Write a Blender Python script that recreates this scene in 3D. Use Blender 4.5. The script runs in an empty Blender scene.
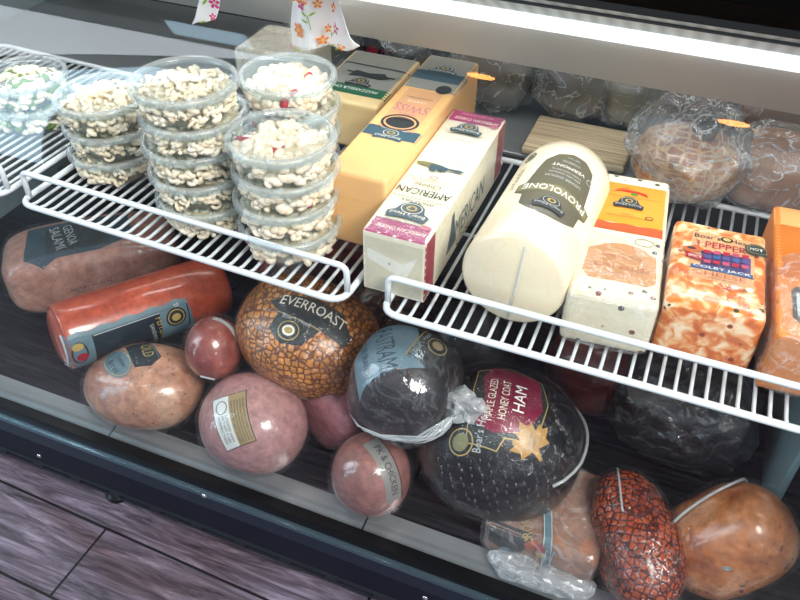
import bpy, bmesh, math, random
import numpy as np
from mathutils import Vector, Matrix, noise
from mathutils.bvhtree import BVHTree

# ------------------------------------------------------------------ camera, world, lights, exposure
SC = bpy.context.scene
COL = SC.collection
CR = np.array([[0.9264340238, 0.3762220260, 0.0133036330],
               [0.2553689059, -0.6020869436, -0.7564906042],
               [-0.2765984840, 0.7042359687, -0.6538692370]])   # rows: right, down, forward
CP = np.array([0.20373793, -0.50632081, 0.49110795])
FPX = 789.43
cam_data = bpy.data.cameras.new('camera')
cam = bpy.data.objects.new('camera', cam_data); COL.objects.link(cam)
cam_data.sensor_width = 36.0
cam_data.lens = FPX/800*36.0
cam_data.clip_start = 0.01
Mx = Matrix([[CR[0][i], -CR[1][i], -CR[2][i], CP[i]] for i in range(3)] + [[0, 0, 0, 1]])
cam.matrix_world = Mx
SC.camera = cam
SC.view_settings.view_transform = 'Standard'
SC.view_settings.look = 'None'
SC.view_settings.exposure = 0.98
SC.cycles.transparent_max_bounces = 64
SC.cycles.max_bounces = 8
SC.view_settings.gamma = 1.0
SC.view_settings.use_curve_mapping = False
w = bpy.data.worlds.new('room_light'); SC.world = w; w.use_nodes = True
w.node_tree.nodes['Background'].inputs[0].default_value = (0.78, 0.88, 1.0, 1)
w.node_tree.nodes['Background'].inputs[1].default_value = 0.30

def area(name, loc, target, sx, sy, power, color):
    l = bpy.data.lights.new(name, 'AREA'); l.shape = 'RECTANGLE'; l.size = sx; l.size_y = sy
    l.energy = power; l.color = color
    o = bpy.data.objects.new(name, l); COL.objects.link(o)
    o.location = loc
    o.rotation_euler = (Vector(target)-Vector(loc)).to_track_quat('-Z', 'Y').to_euler()
    return o
area('daylight', (-2.64, -2.44, 1.35), (-2.64, 0, 1.35), 0.42, 3.3, 20, (0.55, 0.82, 1.0))
area('daylight', (-5.3, -2.44, 3.9), (-5.3, 0, 3.9), 4.0, 4.2, 210, (0.84, 0.93, 1.0))
area('ceiling_panel_and_fill', (1.7, -1.1, 2.1), (0.1, 0.1, 0), 1.1, 1.1, 64, (1.0, 0.97, 0.92))  # added overhead fill, kept out of the glass reflections
area('ceiling_panel_and_fill', (-1.28, -0.52, 1.92), (-1.28, -0.52, 0), 0.30, 0.22, 0.8, (0.55, 0.82, 1.0))
area('case_tube_and_fill', (-0.17, 0.192, 0.212), (-0.17, 0.10, 0.0), 1.34, 0.02, 0.8, (1.0, 0.99, 0.97))
area('case_tube_and_fill', (-0.17, 0.40, 0.29), (-0.17, 0.42, 0.0), 1.34, 0.03, 1.6, (1.0, 0.98, 0.94))  # unseen fill added to brighten the rear ledge, not a second tube

# ------------------------------------------------------------------ photograph measurements
def axp(px, py, k, v):
    """point on the view ray of a photo pixel where coordinate k equals v"""
    r = CR.T @ np.array([(px-400)/FPX, (py-300)/FPX, 1.0])
    t = (v-CP[k])/r[k]
    return Vector(CP + t*r)
def rayd(px, py):
    return Vector(CR.T @ np.array([(px-400)/FPX, (py-300)/FPX, 1.0])).normalized()

# ------------------------------------------------------------------ materials
MATS = {}
def nodemat(name):
    m = bpy.data.materials.new(name); m.use_nodes = True
    nt = m.node_tree
    return m, nt, nt.nodes['Principled BSDF']
def lin(h):
    if isinstance(h, str):
        h = h.lstrip('#'); v = [int(h[i:i+2], 16)/255 for i in (0, 2, 4)]
        return tuple(((c+0.055)/1.055)**2.4 if c > 0.04045 else c/12.92 for c in v) + (1,)
    return h
def plain(name, col, rough=0.5, metal=0.0, spec=0.5, coat=0.0, var=0.08, scale=40, bump=0.0, bscale=80, sss=0.0):
    if name in MATS: return MATS[name]
    m, nt, b = nodemat(name)
    c = lin(col)
    tc = nt.nodes.new('ShaderNodeTexCoord')
    nz = nt.nodes.new('ShaderNodeTexNoise'); nz.inputs['Scale'].default_value = scale; nz.inputs['Detail'].default_value = 4
    nt.links.new(tc.outputs['Object'], nz.inputs['Vector'])
    mx = nt.nodes.new('ShaderNodeMix'); mx.data_type = 'RGBA'
    mx.inputs[6].default_value = tuple(max(0, x*(1-var)) for x in c[:3])+(1,)
    mx.inputs[7].default_value = tuple(min(1, x*(1+var)) for x in c[:3])+(1,)
    nt.links.new(nz.outputs['Fac'], mx.inputs[0]); nt.links.new(mx.outputs[2], b.inputs['Base Color'])
    b.inputs['Roughness'].default_value = rough; b.inputs['Metallic'].default_value = metal
    b.inputs['Specular IOR Level'].default_value = spec; b.inputs['Coat Weight'].default_value = coat
    b.inputs['Coat Roughness'].default_value = 0.12
    if sss:
        b.inputs['Subsurface Weight'].default_value = sss; b.inputs['Subsurface Scale'].default_value = 0.006
    if bump:
        n2 = nt.nodes.new('ShaderNodeTexNoise'); n2.inputs['Scale'].default_value = bscale; n2.inputs['Detail'].default_value = 5
        nt.links.new(tc.outputs['Object'], n2.inputs['Vector'])
        bp = nt.nodes.new('ShaderNodeBump'); bp.inputs['Strength'].default_value = bump; bp.inputs['Distance'].default_value = 0.003
        nt.links.new(n2.outputs['Fac'], bp.inputs['Height']); nt.links.new(bp.outputs[0], b.inputs['Normal'])
    MATS[name] = m
    return m
def ramp(nt, fac, stops, interp='LINEAR'):
    r = nt.nodes.new('ShaderNodeValToRGB'); r.color_ramp.interpolation = interp
    e = r.color_ramp.elements
    while len(e) < len(stops): e.new(0.5)
    for k, (p, c) in enumerate(stops):
        e[k].position = p; e[k].color = lin(c)
    nt.links.new(fac, r.inputs[0]); return r.outputs[0]
def noisetex(nt, scale, detail=4, dist=0.0, stretch=None, rough=0.55):
    tc = nt.nodes.new('ShaderNodeTexCoord'); out = tc.outputs['Object']
    if stretch:
        mp = nt.nodes.new('ShaderNodeMapping'); mp.inputs['Scale'].default_value = stretch
        nt.links.new(out, mp.inputs[0]); out = mp.outputs[0]
    n = nt.nodes.new('ShaderNodeTexNoise'); n.inputs['Scale'].default_value = scale; n.inputs['Detail'].default_value = detail
    n.inputs['Distortion'].default_value = dist; n.inputs['Roughness'].default_value = rough
    nt.links.new(out, n.inputs['Vector']); return n.outputs['Fac']
def vorotex(nt, scale, feature='F1', out='Distance', stretch=None, rnd=1.0):
    tc = nt.nodes.new('ShaderNodeTexCoord'); o = tc.outputs['Object']
    if stretch:
        mp = nt.nodes.new('ShaderNodeMapping'); mp.inputs['Scale'].default_value = stretch
        nt.links.new(o, mp.inputs[0]); o = mp.outputs[0]
    n = nt.nodes.new('ShaderNodeTexVoronoi'); n.feature = feature; n.inputs['Scale'].default_value = scale
    n.inputs['Randomness'].default_value = rnd
    nt.links.new(o, n.inputs['Vector']); return n.outputs[out]
def mixc(nt, fac, a, b):
    m = nt.nodes.new('ShaderNodeMix'); m.data_type = 'RGBA'
    for s, v in ((6, a), (7, b)):
        if isinstance(v, (str, tuple)): m.inputs[s].default_value = lin(v)
        else: nt.links.new(v, m.inputs[s])
    if isinstance(fac, float): m.inputs[0].default_value = fac
    else: nt.links.new(fac, m.inputs[0])
    return m.outputs[2]
def addbump(nt, b, h, strength=0.4, dist=0.003):
    bp = nt.nodes.new('ShaderNodeBump'); bp.inputs['Strength'].default_value = strength; bp.inputs['Distance'].default_value = dist
    nt.links.new(h, bp.inputs['Height']); nt.links.new(bp.outputs[0], b.inputs['Normal'])
def grain(nt, c, sc=90, lo=0.62, hi=1.12):
    n_ = noisetex(nt, sc, 6, 0.3, None, 0.7)
    mr = nt.nodes.new('ShaderNodeMapRange'); mr.inputs[1].default_value = 0.33; mr.inputs[2].default_value = 0.66
    mr.inputs[3].default_value = lo; mr.inputs[4].default_value = hi; nt.links.new(n_, mr.inputs[0])
    vm = nt.nodes.new('ShaderNodeVectorMath'); vm.operation = 'SCALE'
    nt.links.new(c, vm.inputs[0]); nt.links.new(mr.outputs[0], vm.inputs['Scale']); return vm.outputs[0]
def film(name, tint, white=0.05, gloss=0.25, rough=0.08, bscale=35, bstr=0.6, ridge=0.0, ior=1.45):
    """clear film: transparent + reflective coat, whitish fold streaks doubling as painted crinkle highlights"""
    if name in MATS: return MATS[name]
    m = bpy.data.materials.new(name); m.use_nodes = True; nt = m.node_tree; nt.nodes.clear()
    out = nt.nodes.new('ShaderNodeOutputMaterial')
    tr = nt.nodes.new('ShaderNodeBsdfTransparent'); tr.inputs[0].default_value = lin(tint)
    gl = nt.nodes.new('ShaderNodeBsdfGlossy'); gl.inputs['Roughness'].default_value = rough
    df = nt.nodes.new('ShaderNodeBsdfDiffuse'); df.inputs[0].default_value = (0.9, 0.93, 0.95, 1)
    m1 = nt.nodes.new('ShaderNodeMixShader'); m2 = nt.nodes.new('ShaderNodeMixShader')
    if ridge > 0:
        f = noisetex(nt, bscale, 3, 1.2)
        s = nt.nodes.new('ShaderNodeMath'); s.operation = 'SUBTRACT'; s.inputs[1].default_value = 0.5; nt.links.new(f, s.inputs[0])
        ab = nt.nodes.new('ShaderNodeMath'); ab.operation = 'ABSOLUTE'; nt.links.new(s.outputs[0], ab.inputs[0])
        mr = nt.nodes.new('ShaderNodeMapRange'); mr.inputs[1].default_value = 0.0; mr.inputs[2].default_value = 0.025
        mr.inputs[3].default_value = white+ridge; mr.inputs[4].default_value = white
        nt.links.new(ab.outputs[0], mr.inputs[0]); nt.links.new(mr.outputs[0], m1.inputs[0])
    else:
        m1.inputs[0].default_value = white
    nt.links.new(tr.outputs[0], m1.inputs[1]); nt.links.new(df.outputs[0], m1.inputs[2])
    fr = nt.nodes.new('ShaderNodeLayerWeight'); fr.inputs['Blend'].default_value = 0.5
    pw = nt.nodes.new('ShaderNodeMath'); pw.operation = 'POWER'; pw.inputs[1].default_value = 4.0
    nt.links.new(fr.outputs['Facing'], pw.inputs[0])
    mu = nt.nodes.new('ShaderNodeMath'); mu.operation = 'MULTIPLY_ADD'; mu.use_clamp = True
    mu.inputs[1].default_value = 0.35*gloss; mu.inputs[2].default_value = gloss*0.10
    nt.links.new(pw.outputs[0], mu.inputs[0])
    nt.links.new(mu.outputs[0], m2.inputs[0]); nt.links.new(m1.outputs[0], m2.inputs[1]); nt.links.new(gl.outputs[0], m2.inputs[2])
    if bstr > 0:
        h = noisetex(nt, bscale, 5, 1.5)
        v = vorotex(nt, bscale*0.8, 'DISTANCE_TO_EDGE')
        ad = nt.nodes.new('ShaderNodeMath'); ad.operation = 'ADD'; nt.links.new(h, ad.inputs[0]); nt.links.new(v, ad.inputs[1])
        bp = nt.nodes.new('ShaderNodeBump'); bp.inputs['Strength'].default_value = bstr; bp.inputs['Distance'].default_value = 0.006
        nt.links.new(ad.outputs[0], bp.inputs['Height'])
        nt.links.new(bp.outputs[0], gl.inputs['Normal']); nt.links.new(bp.outputs[0], fr.inputs['Normal'])
    nt.links.new(m2.outputs[0], out.inputs[0])
    MATS[name] = m
    return m
def emit(name, col, s):
    if name in MATS: return MATS[name]
    m = bpy.data.materials.new(name); m.use_nodes = True; nt = m.node_tree; nt.nodes.clear()
    o = nt.nodes.new('ShaderNodeOutputMaterial'); e = nt.nodes.new('ShaderNodeEmission')
    e.inputs[0].default_value = lin(col); e.inputs[1].default_value = s
    nt.links.new(e.outputs[0], o.inputs[0]); MATS[name] = m; return m

# ------------------------------------------------------------------ object helpers
def link(name, me, mat=None, parent=None):
    o = bpy.data.objects.new(name, me); COL.objects.link(o)
    if mat is not None:
        for mm in (mat if isinstance(mat, (list, tuple)) else [mat]): me.materials.append(mm)
    if parent is not None:
        o.parent = parent
    return o
def obj(name, bm, mat, parent=None, smooth=True, origin=None):
    """link a bmesh given in world coordinates; a child's mesh is moved into its parent's frame"""
    org = Vector(origin) if origin is not None else Vector((0, 0, 0))
    if parent is not None:
        p = Vector((0, 0, 0)); q = parent
        while q is not None: p += q.location; q = q.parent
        off = p + org if origin is not None else p
        if origin is not None: off = org
        bmesh.ops.translate(bm, verts=bm.verts, vec=-(off))
        me = bpy.data.meshes.new(name); bm.to_mesh(me); bm.free()
        o = link(name, me, mat, parent); o.location = off - p
    else:
        bmesh.ops.translate(bm, verts=bm.verts, vec=-org)
        me = bpy.data.meshes.new(name); bm.to_mesh(me); bm.free()
        o = link(name, me, mat); o.location = org
    if smooth:
        for p_ in o.data.polygons: p_.use_smooth = True
    return o
def thing(name, label, cat, loc, group=None):
    o = bpy.data.objects.new(name, None); COL.objects.link(o)
    o.empty_display_size = 0.02
    o.location = Vector(loc); o['label'] = label; o['category'] = cat
    if group: o['group'] = group
    return o
def tag(o, label, cat, group=None):
    o['label'] = label; o['category'] = cat
    if group: o['group'] = group
    return o
def struct(o):
    o['kind'] = 'structure'; return o
def copy_tree(o, parent=None):
    c = o.copy(); COL.objects.link(c); c.parent = parent
    for ch in list(o.children): copy_tree(ch, c)
    return c
def box_bm(x0, x1, y0, y1, z0, z1, bev=0.0, seg=2, bm=None):
    b = bmesh.new()
    bmesh.ops.create_cube(b, size=1.0)
    for v in b.verts:
        v.co = Vector((x0 if v.co.x < 0 else x1, y0 if v.co.y < 0 else y1, z0 if v.co.z < 0 else z1))
    if bev: bmesh.ops.bevel(b, geom=list(b.edges), offset=bev, segments=seg, affect='EDGES', profile=0.5)
    if bm is None: return b
    merge(bm, b); return bm
def merge(bm, b):
    me = bpy.data.meshes.new('tmp'); b.to_mesh(me); b.free(); bm.from_mesh(me); bpy.data.meshes.remove(me)
def tube_bm(pts, r, seg=8, bm=None, closed=False, caps=True):
    b = bm if bm is not None else bmesh.new()
    pts = [Vector(p) for p in pts]; n = len(pts); rings = []
    prev = None
    for i, p in enumerate(pts):
        if closed: t = pts[(i+1) % n]-pts[i-1]
        else: t = pts[min(i+1, n-1)]-pts[max(i-1, 0)]
        t.normalize()
        a = Vector((0, 0, 1)) if abs(t.z) < 0.9 else Vector((1, 0, 0))
        if prev is not None: a = prev
        u = (a - t*a.dot(t)).normalized(); prev = u; v = t.cross(u)
        rr = r[i] if isinstance(r, (list, tuple)) else r
        rings.append([b.verts.new(p+rr*(math.cos(2*math.pi*k/seg)*u+math.sin(2*math.pi*k/seg)*v)) for k in range(seg)])
    m = n if closed else n-1
    for i in range(m):
        A, B = rings[i], rings[(i+1) % n]
        for k in range(seg): b.faces.new((A[k], A[(k+1) % seg], B[(k+1) % seg], B[k]))
    if caps and not closed:
        b.faces.new(rings[0][::-1]); b.faces.new(rings[-1])
    return b
def lathe_bm(prof, c, seg=40, bm=None, squash=None):
    b = bm if bm is not None else bmesh.new(); rings = []
    for (r, z) in prof:
        if r < 1e-6: rings.append([b.verts.new((c[0], c[1], c[2]+z))])
        else: rings.append([b.verts.new((c[0]+r*math.cos(2*math.pi*k/seg), c[1]+r*math.sin(2*math.pi*k/seg), c[2]+z)) for k in range(seg)])
    for A, B in zip(rings[:-1], rings[1:]):
        if len(A) == 1 and len(B) > 1:
            for k in range(seg): b.faces.new((A[0], B[(k+1) % seg], B[k]))
        elif len(B) == 1 and len(A) > 1:
            for k in range(seg): b.faces.new((A[k], A[(k+1) % seg], B[0]))
        elif len(A) > 1:
            for k in range(seg): b.faces.new((A[k], A[(k+1) % seg], B[(k+1) % seg], B[k]))
    return b
def extrude_profile(prof, x0, x1, thick=None, closed=True, bm=None, nx=1):
    """extrude a (y,z) outline along x"""
    b = bm if bm is not None else bmesh.new(); cols = []
    for i in range(nx+1):
        x = x0+(x1-x0)*i/nx
        cols.append([b.verts.new((x, y, z)) for y, z in prof])
    n = len(prof)
    for i in range(nx):
        for k in range(n if closed else n-1):
            b.faces.new((cols[i][k], cols[i][(k+1) % n], cols[i+1][(k+1) % n], cols[i+1][k]))
    if closed:
        b.faces.new(cols[0][::-1]); b.faces.new(cols[-1])
    bmesh.ops.recalc_face_normals(b, faces=b.faces)
    return b
def blob_bm(c, rad, rot=None, p=2.0, amp=0.0, freq=12, sub=5, seed=0, flat=None, taper=0.0):
    """superellipsoid with lumps; rot = 3x3 whose columns are the body's axes"""
    b = bmesh.new(); bmesh.ops.create_icosphere(b, subdivisions=sub, radius=1.0)
    rot = rot or Matrix.Identity(3); c = Vector(c); off = Vector((seed*3.7, seed*1.3, seed*2.1))
    for v in b.verts:
        n = v.co.normalized()
        s = (abs(n.x)**p+abs(n.y)**p+abs(n.z)**p)**(-1.0/p)
        q = n*s
        tp = 1+taper*q.x
        q = Vector((q.x*rad[0], q.y*rad[1]*tp, q.z*rad[2]*tp))
        if amp:
            q += n*amp*(noise.noise(q*freq+off)+0.5*noise.noise(q*freq*2.1+off))
        q = rot @ q
        co = c+q
        if flat is not None and co.z < flat: co.z = flat+(co.z-flat)*0.08
        v.co = co
    return b
def frame(ax_dir, up=(0, 0, 1)):
    a = Vector(ax_dir).normalized(); u = Vector(up); u = (u-a*u.dot(a)).normalized(); s = u.cross(a)
    return Matrix((a, s, u)).transposed()

# ------------------------------------------------------------------ printed labels (laid onto the body's own surface)
def textpolys(s):
    cu = bpy.data.curves.new('t', 'FONT'); cu.body = s; cu.resolution_u = 2
    o = bpy.data.objects.new('t', cu); COL.objects.link(o)
    dg = bpy.context.evaluated_depsgraph_get(); dg.update()
    me = bpy.data.meshes.new_from_object(o.evaluated_get(dg))
    bpy.data.objects.remove(o); bpy.data.curves.remove(cu)
    return me
_TX = {}
def elem_bm(e):
    """e = (kind, material, data...) -> flat bmesh in label units"""
    k = e[0]; b = bmesh.new()
    if k == 'rect':
        x0, y0, x1, y1 = e[2]; b.faces.new([b.verts.new((x, y, 0)) for x, y in ((x0, y0), (x1, y0), (x1, y1), (x0, y1))])
    elif k == 'poly':
        b.faces.new([b.verts.new((x, y, 0)) for x, y in e[2]])
    elif k == 'oval':
        cx, cy, rx, ry = e[2]
        b.faces.new([b.verts.new((cx+rx*math.cos(t*math.pi/14), cy+ry*math.sin(t*math.pi/14), 0)) for t in range(28)])
    elif k == 'ring':
        cx, cy, rx, ry, wd = e[2]; A = []; B = []
        for t in range(28):
            a = t*math.pi/14; A.append(b.verts.new((cx+rx*math.cos(a), cy+ry*math.sin(a), 0)))
            B.append(b.verts.new((cx+(rx-wd)*math.cos(a), cy+(ry-wd)*math.sin(a), 0)))
        for t in range(28): b.faces.new((A[t], A[(t+1) % 28], B[(t+1) % 28], B[t]))
    elif k == 'text':
        s, x, y, wd, ht = e[2][:5]; arc = e[2][5] if len(e[2]) > 5 else 0.0
        if s not in _TX: _TX[s] = textpolys(s)
        b.from_mesh(_TX[s])
        xs = [v.co.x for v in b.verts]; ys = [v.co.y for v in b.verts]
        for v in b.verts:
            u = (v.co.x-min(xs))/(max(xs)-min(xs))-0.5; w_ = (v.co.y-min(ys))/(max(ys)-min(ys))-0.5
            v.co = Vector((x+u*wd, y+w_*ht+arc*(0.25-u*u)*4, 0))
    bmesh.ops.triangulate(b, faces=b.faces)
    return b
def decal(name, parent, bvh, o, u, v, elems, eps=0.00025, maxe=0.006, textname='lettering', bend=None):
    """print elements in the plane (o; u, v) and lay them on the surface bvh along the plane's normal"""
    o = Vector(o); u = Vector(u).normalized(); v = Vector(v); v = (v-u*v.dot(u)).normalized(); n = u.cross(v)
    groups = {'base': (bmesh.new(), []), 'text': (bmesh.new(), [])}
    for li, e in enumerate(elems):
        b = elem_bm(e)
        for it in range(5):
            le = [ed for ed in b.edges if ed.calc_length() > maxe]
            if not le: break
            bmesh.ops.subdivide_edges(b, edges=le, cuts=1); bmesh.ops.triangulate(b, faces=b.faces)
        for vt in b.verts:
            p = o+u*vt.co.x+v*vt.co.y
            if bvh is not None:
                hit, hn, idx, d = bvh.ray_cast(p+n*0.12, -n, 0.3)
                if hit is None:
                    hit, hn, idx, d = bvh.find_nearest(p)
                if hn.dot(n) < 0: hn = -hn
            else: hit, hn = p, n
            vt.co = hit+hn*eps*(1+li*0.6)
        g = groups['text' if e[0] == 'text' or len(e) > 3 else 'base']
        m = e[1]
        if m not in g[1]: g[1].append(m)
        mi = g[1].index(m)
        for f in b.faces:
            f.material_index = mi
            if f.normal.dot(n) < 0: f.normal_flip()
        merge(g[0], b)
    root = None
    if len(groups['base'][0].faces):
        root = obj(name, groups['base'][0], groups['base'][1], parent, smooth=False)
    if len(groups['text'][0].faces):
        t = obj(textname, groups['text'][0], groups['text'][1], root or parent, smooth=False)
        if root is None: root = t
    return root
def bvh_of(o):
    """world-space BVH of a mesh object whose parents only translate"""
    off = Vector((0, 0, 0)); q = o
    while q is not None: off += q.location; q = q.parent
    return BVHTree.FromPolygons([vv.co+off for vv in o.data.vertices], [tuple(p.vertices) for p in o.data.polygons])
def surf_frame(bvh, px, py, qx, qy):
    """label frame on a body: centre seen at (px,py), reading direction towards pixel (qx,qy)"""
    c = Vector(CP)
    hit, n, i, d = bvh.ray_cast(c, rayd(px, py))
    if hit is None: hit, n, i, d = bvh.find_nearest(axp(px, py, 2, -0.2))
    if n.dot(c-hit) < 0: n = -n
    r = rayd(qx, qy); t = (hit-c).dot(n)/r.dot(n); q = c+r*t
    u = (q-hit).normalized(); v = n.cross(u)
    return hit, u, v, n

# ================================================================== LARGE STRUCTURE
DECK = -0.300
FLOOR = -0.405
# floor of grey-purple wood planks
m, nt, b = nodemat('planks')
tc = nt.nodes.new('ShaderNodeTexCoord')
mp = nt.nodes.new('ShaderNodeMapping'); mp.inputs['Rotation'].default_value = (0, 0, 0.03); mp.inputs['Location'].default_value = (0.0, 0.0155, 0)
nt.links.new(tc.outputs['Object'], mp.inputs[0])
bk = nt.nodes.new('ShaderNodeTexBrick'); bk.offset = 0.37; bk.inputs['Scale'].default_value = 1.0
bk.inputs['Brick Width'].default_value = 0.95; bk.inputs['Row Height'].default_value = 0.103
bk.inputs['Mortar Size'].default_value = 0.0018; bk.inputs['Mortar Smooth'].default_value = 0.1
bk.inputs['Color1'].default_value = lin('#928d98'); bk.inputs['Color2'].default_value = lin('#7d7782'); bk.inputs['Mortar'].default_value = lin('#0c0a10')
nt.links.new(mp.outputs[0], bk.inputs['Vector'])
g = noisetex(nt, 9, 8, 0.8, (1, 11, 1), 0.7)
gc = ramp(nt, g, [(0.36, '#2c272b'), (0.47, '#6e6670'), (0.57, '#9b949e'), (0.68, '#cfcbd4')])
mx = nt.nodes.new('ShaderNodeMix'); mx.data_type = 'RGBA'; mx.blend_type = 'OVERLAY'; mx.inputs[0].default_value = 0.9
nt.links.new(bk.outputs['Color'], mx.inputs[6]); nt.links.new(gc, mx.inputs[7])
g2 = noisetex(nt, 3.2, 3, 0.5, (1, 2.5, 1))
br = ramp(nt, g2, [(0.45, '#ffffff'), (0.68, '#b58a76')])
mx2 = nt.nodes.new('ShaderNodeMix'); mx2.data_type = 'RGBA'; mx2.blend_type = 'MULTIPLY'; mx2.inputs[0].default_value = 0.8
nt.links.new(mx.outputs[2], mx2.inputs[6]); nt.links.new(br, mx2.inputs[7])
nt.links.new(mx2.outputs[2], b.inputs['Base Color']); b.inputs['Roughness'].default_value = 0.45
addbump(nt, b, g, 0.25)
PLANK = m
struct(obj('floor', box_bm(-7.6, 2.6, -2.5, 1.0, FLOOR-0.03, FLOOR), PLANK, smooth=False))

# shop front behind the photographer: pale wall with window openings, seen only in the glass
WALLP = plain('wall_paint', '#c9ced0', 0.7, var=0.03, scale=2)
bm = bmesh.new(); xs = [-7.6, -7.3, -3.3, -2.86, -2.42, -2.2, 2.3, 2.6]
for i in range(7):
    op = {1: (1.8, 6.0), 3: (-0.3, 3.0), 5: (0.35, 3.0)}.get(i)
    if op is None: box_bm(xs[i], xs[i+1], -2.62, -2.5, FLOOR, 6.4, bm=bm)
    else:
        box_bm(xs[i], xs[i+1], -2.62, -2.5, FLOOR, op[0], bm=bm); box_bm(xs[i], xs[i+1], -2.62, -2.5, op[1], 6.4, bm=bm)
struct(obj('wall_front', bm, WALLP, smooth=False))
FRM = plain('window_frame', '#50585c', 0.4)
for k, (x0, x1, z0, z1) in enumerate(((-7.3, -3.3, 1.8, 6.0), (-2.86, -2.42, -0.3, 3.0), (-2.2, 2.3, 0.35, 3.0))):
    bm = bmesh.new()
    for q in ((x0, x1, z0, z0+0.04), (x0, x1, z1-0.04, z1), (x0, x0+0.03, z0, z1), (x1-0.03, x1, z0, z1)): box_bm(q[0], q[1], -2.54, -2.48, q[2], q[3], bm=bm)
    if k == 2:
        for xm in (-0.7, 0.8): box_bm(xm, xm+0.04, -2.54, -2.48, z0, z1, bm=bm)
    struct(obj('window_%d' % (k+1), bm, FRM, smooth=False))
BEAMM = plain('beam_dark', '#15130f', 0.6)
struct(obj('trim_1', box_bm(-6.0, 2.6, -0.50, -0.26, 1.93, 2.05), BEAMM, smooth=False))
for k, px_ in enumerate((-0.36, 0.322)):
    t_ = thing('spot_lamp', ('warm ceiling spot lamp mirrored in the glass above the boxed cheese', 'warm ceiling spot lamp mirrored in the glass at the right')[k], 'lamp', (px_, -0.375, 1.93))
    b_ = lathe_bm([(0.05, 0.0), (0.055, -0.015), (0.05, -0.03), (0.042, -0.03), (0.042, 0.0)], (px_, -0.375, 1.93), 24); obj('housing', b_, BEAMM, t_)
    b_ = lathe_bm([(0, -0.024), (0.041, -0.024), (0.041, -0.020), (0, -0.020)], (px_, -0.375, 1.93), 24); obj('bulb', b_, emit('warm_lamp', '#ff9a4a', 22), t_)

case = thing('display_case', 'refrigerated deli display case with curved front glass and black base on the wood floor', 'display case', (-0.175, 0.25, FLOOR))
XL, XR = -0.86, 0.52
BLACK = plain('black_enamel', '#07080b', 0.35, 0, 0.4, var=0.2)
NAVY = plain('navy_bumper', '#0b0f1e', 0.5, 0, 0.3, var=0.3, scale=60)
# deck with seams
m, nt, b = nodemat('deck_steel')
g = noisetex(nt, 14, 5, 0.2, (1, 9, 1))
nt.links.new(ramp(nt, g, [(0.3, '#101315'), (0.55, '#1f2427'), (0.75, '#343a3d')]), b.inputs['Base Color'])
b.inputs['Metallic'].default_value = 0.55; b.inputs['Roughness'].default_value = 0.38
DECKM = m
LIP = plain('lip_steel', '#a3a8aa', 0.33, 0.6, 0.5, var=0.22, scale=9)
bm = bmesh.new()
for x0 in (-0.86, -0.375, -0.02, 0.28):
    x1 = {-0.86: -0.3775, -0.375: -0.0225, -0.02: 0.2775, 0.28: 0.52}[x0]
    extrude_profile([(-0.012, DECK), (0.58, DECK), (0.58, DECK-0.012), (-0.012, DECK-0.012)], x0, x1, bm=bm)
obj('deck_panel', bm, DECKM, case, smooth=False)
bm = bmesh.new()
for x0, x1 in ((-0.86, -0.3775), (-0.375, -0.0225), (-0.02, 0.2775), (0.28, 0.52)):
    extrude_profile([(-0.044, DECK-0.006), (-0.012, DECK-0.001), (-0.012, DECK-0.013), (-0.044, DECK-0.013)], x0, x1, bm=bm)
obj('deck_lip', bm, LIP, case, smooth=False)
obj('case_floor', box_bm(XL, XR, -0.045, 0.6, DECK-0.05, DECK-0.014), BLACK, case, smooth=False)
# bumper, kick plate
obj('gasket', extrude_profile([(-0.0445, -0.299), (-0.058, -0.299), (-0.0605, -0.309), (-0.0445, -0.312)], XL, XR), BLACK, case, smooth=False)
BLUES = plain('brushed_trim', '#6e8592', 0.25, 0.85, 0.5, var=0.15)
obj('trim_strip', extrude_profile([(-0.050, -0.310), (-0.0665, -0.3105), (-0.0675, -0.3145), (-0.050, -0.316)], XL, XR), BLUES, case, smooth=False)
obj('bumper', extrude_profile([(-0.045, -0.3155), (-0.0665, -0.3158), (-0.074, -0.325), (-0.077, -0.360), (-0.045, -0.362)], XL, XR), NAVY, case, smooth=False)
# vented kick plate: slots are real recesses
KP = plain('kick_plate_grey', '#22262e', 0.5, 0.3, 0.4, var=0.3, scale=50)
bm = extrude_profile([(-0.045, -0.3625), (-0.078, -0.3625), (-0.079, -0.3665), (-0.045, -0.3665)], XL, XR)
extrude_profile([(-0.045, -0.3745), (-0.078, -0.3745), (-0.077, -0.3795), (-0.045, -0.3795)], XL, XR, bm=bm)
x = XL
while x < XR:
    box_bm(x, x+0.016, -0.0785, -0.045, -0.3745, -0.3665, bm=bm); x += 0.062
obj('kick_plate', bm, KP, case, smooth=False)
obj('plinth', box_bm(XL+0.02, XR-0.02, -0.02, 0.6, FLOOR+0.0, -0.3505), BLACK, case, smooth=False)
SCREW = plain('screw_steel', '#c9d2d6', 0.25, 0.9)
def screw(px, py, y=-0.077):
    p = axp(px, py, 1, y)
    b_ = bmesh.new(); bmesh.ops.create_uvsphere(b_, u_segments=14, v_segments=8, radius=0.0034)
    for v_ in b_.verts: v_.co = Vector((v_.co.x, v_.co.y*0.5, v_.co.z))+p
    obj('screw', b_, SCREW, case)
screw(204, 496); screw(39, 456, -0.0765); screw(425, 598, -0.0765)
# levelling foot
p = axp(121, 500, 1, -0.058)
bm = tube_bm([(p.x, p.y, p.z+0.025), (p.x, p.y, p.z-0.004)], 0.013, 20)
tube_bm([(p.x, p.y, p.z-0.004), (p.x, p.y, FLOOR+0.008)], 0.006, 12, bm=bm)
tube_bm([(p.x, p.y, FLOOR+0.008), (p.x, p.y, FLOOR)], 0.016, 20, bm=bm)
obj('levelling_foot', bm, BLACK, case)
bm = box_bm(p.x-0.001, p.x+0.011, p.y-0.016, p.y-0.012, p.z-0.003, p.z+0.004, 0.001)
obj('foot_sticker', bm, plain('foot_blue', '#6d97a8', 0.4), case, smooth=False)

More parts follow.
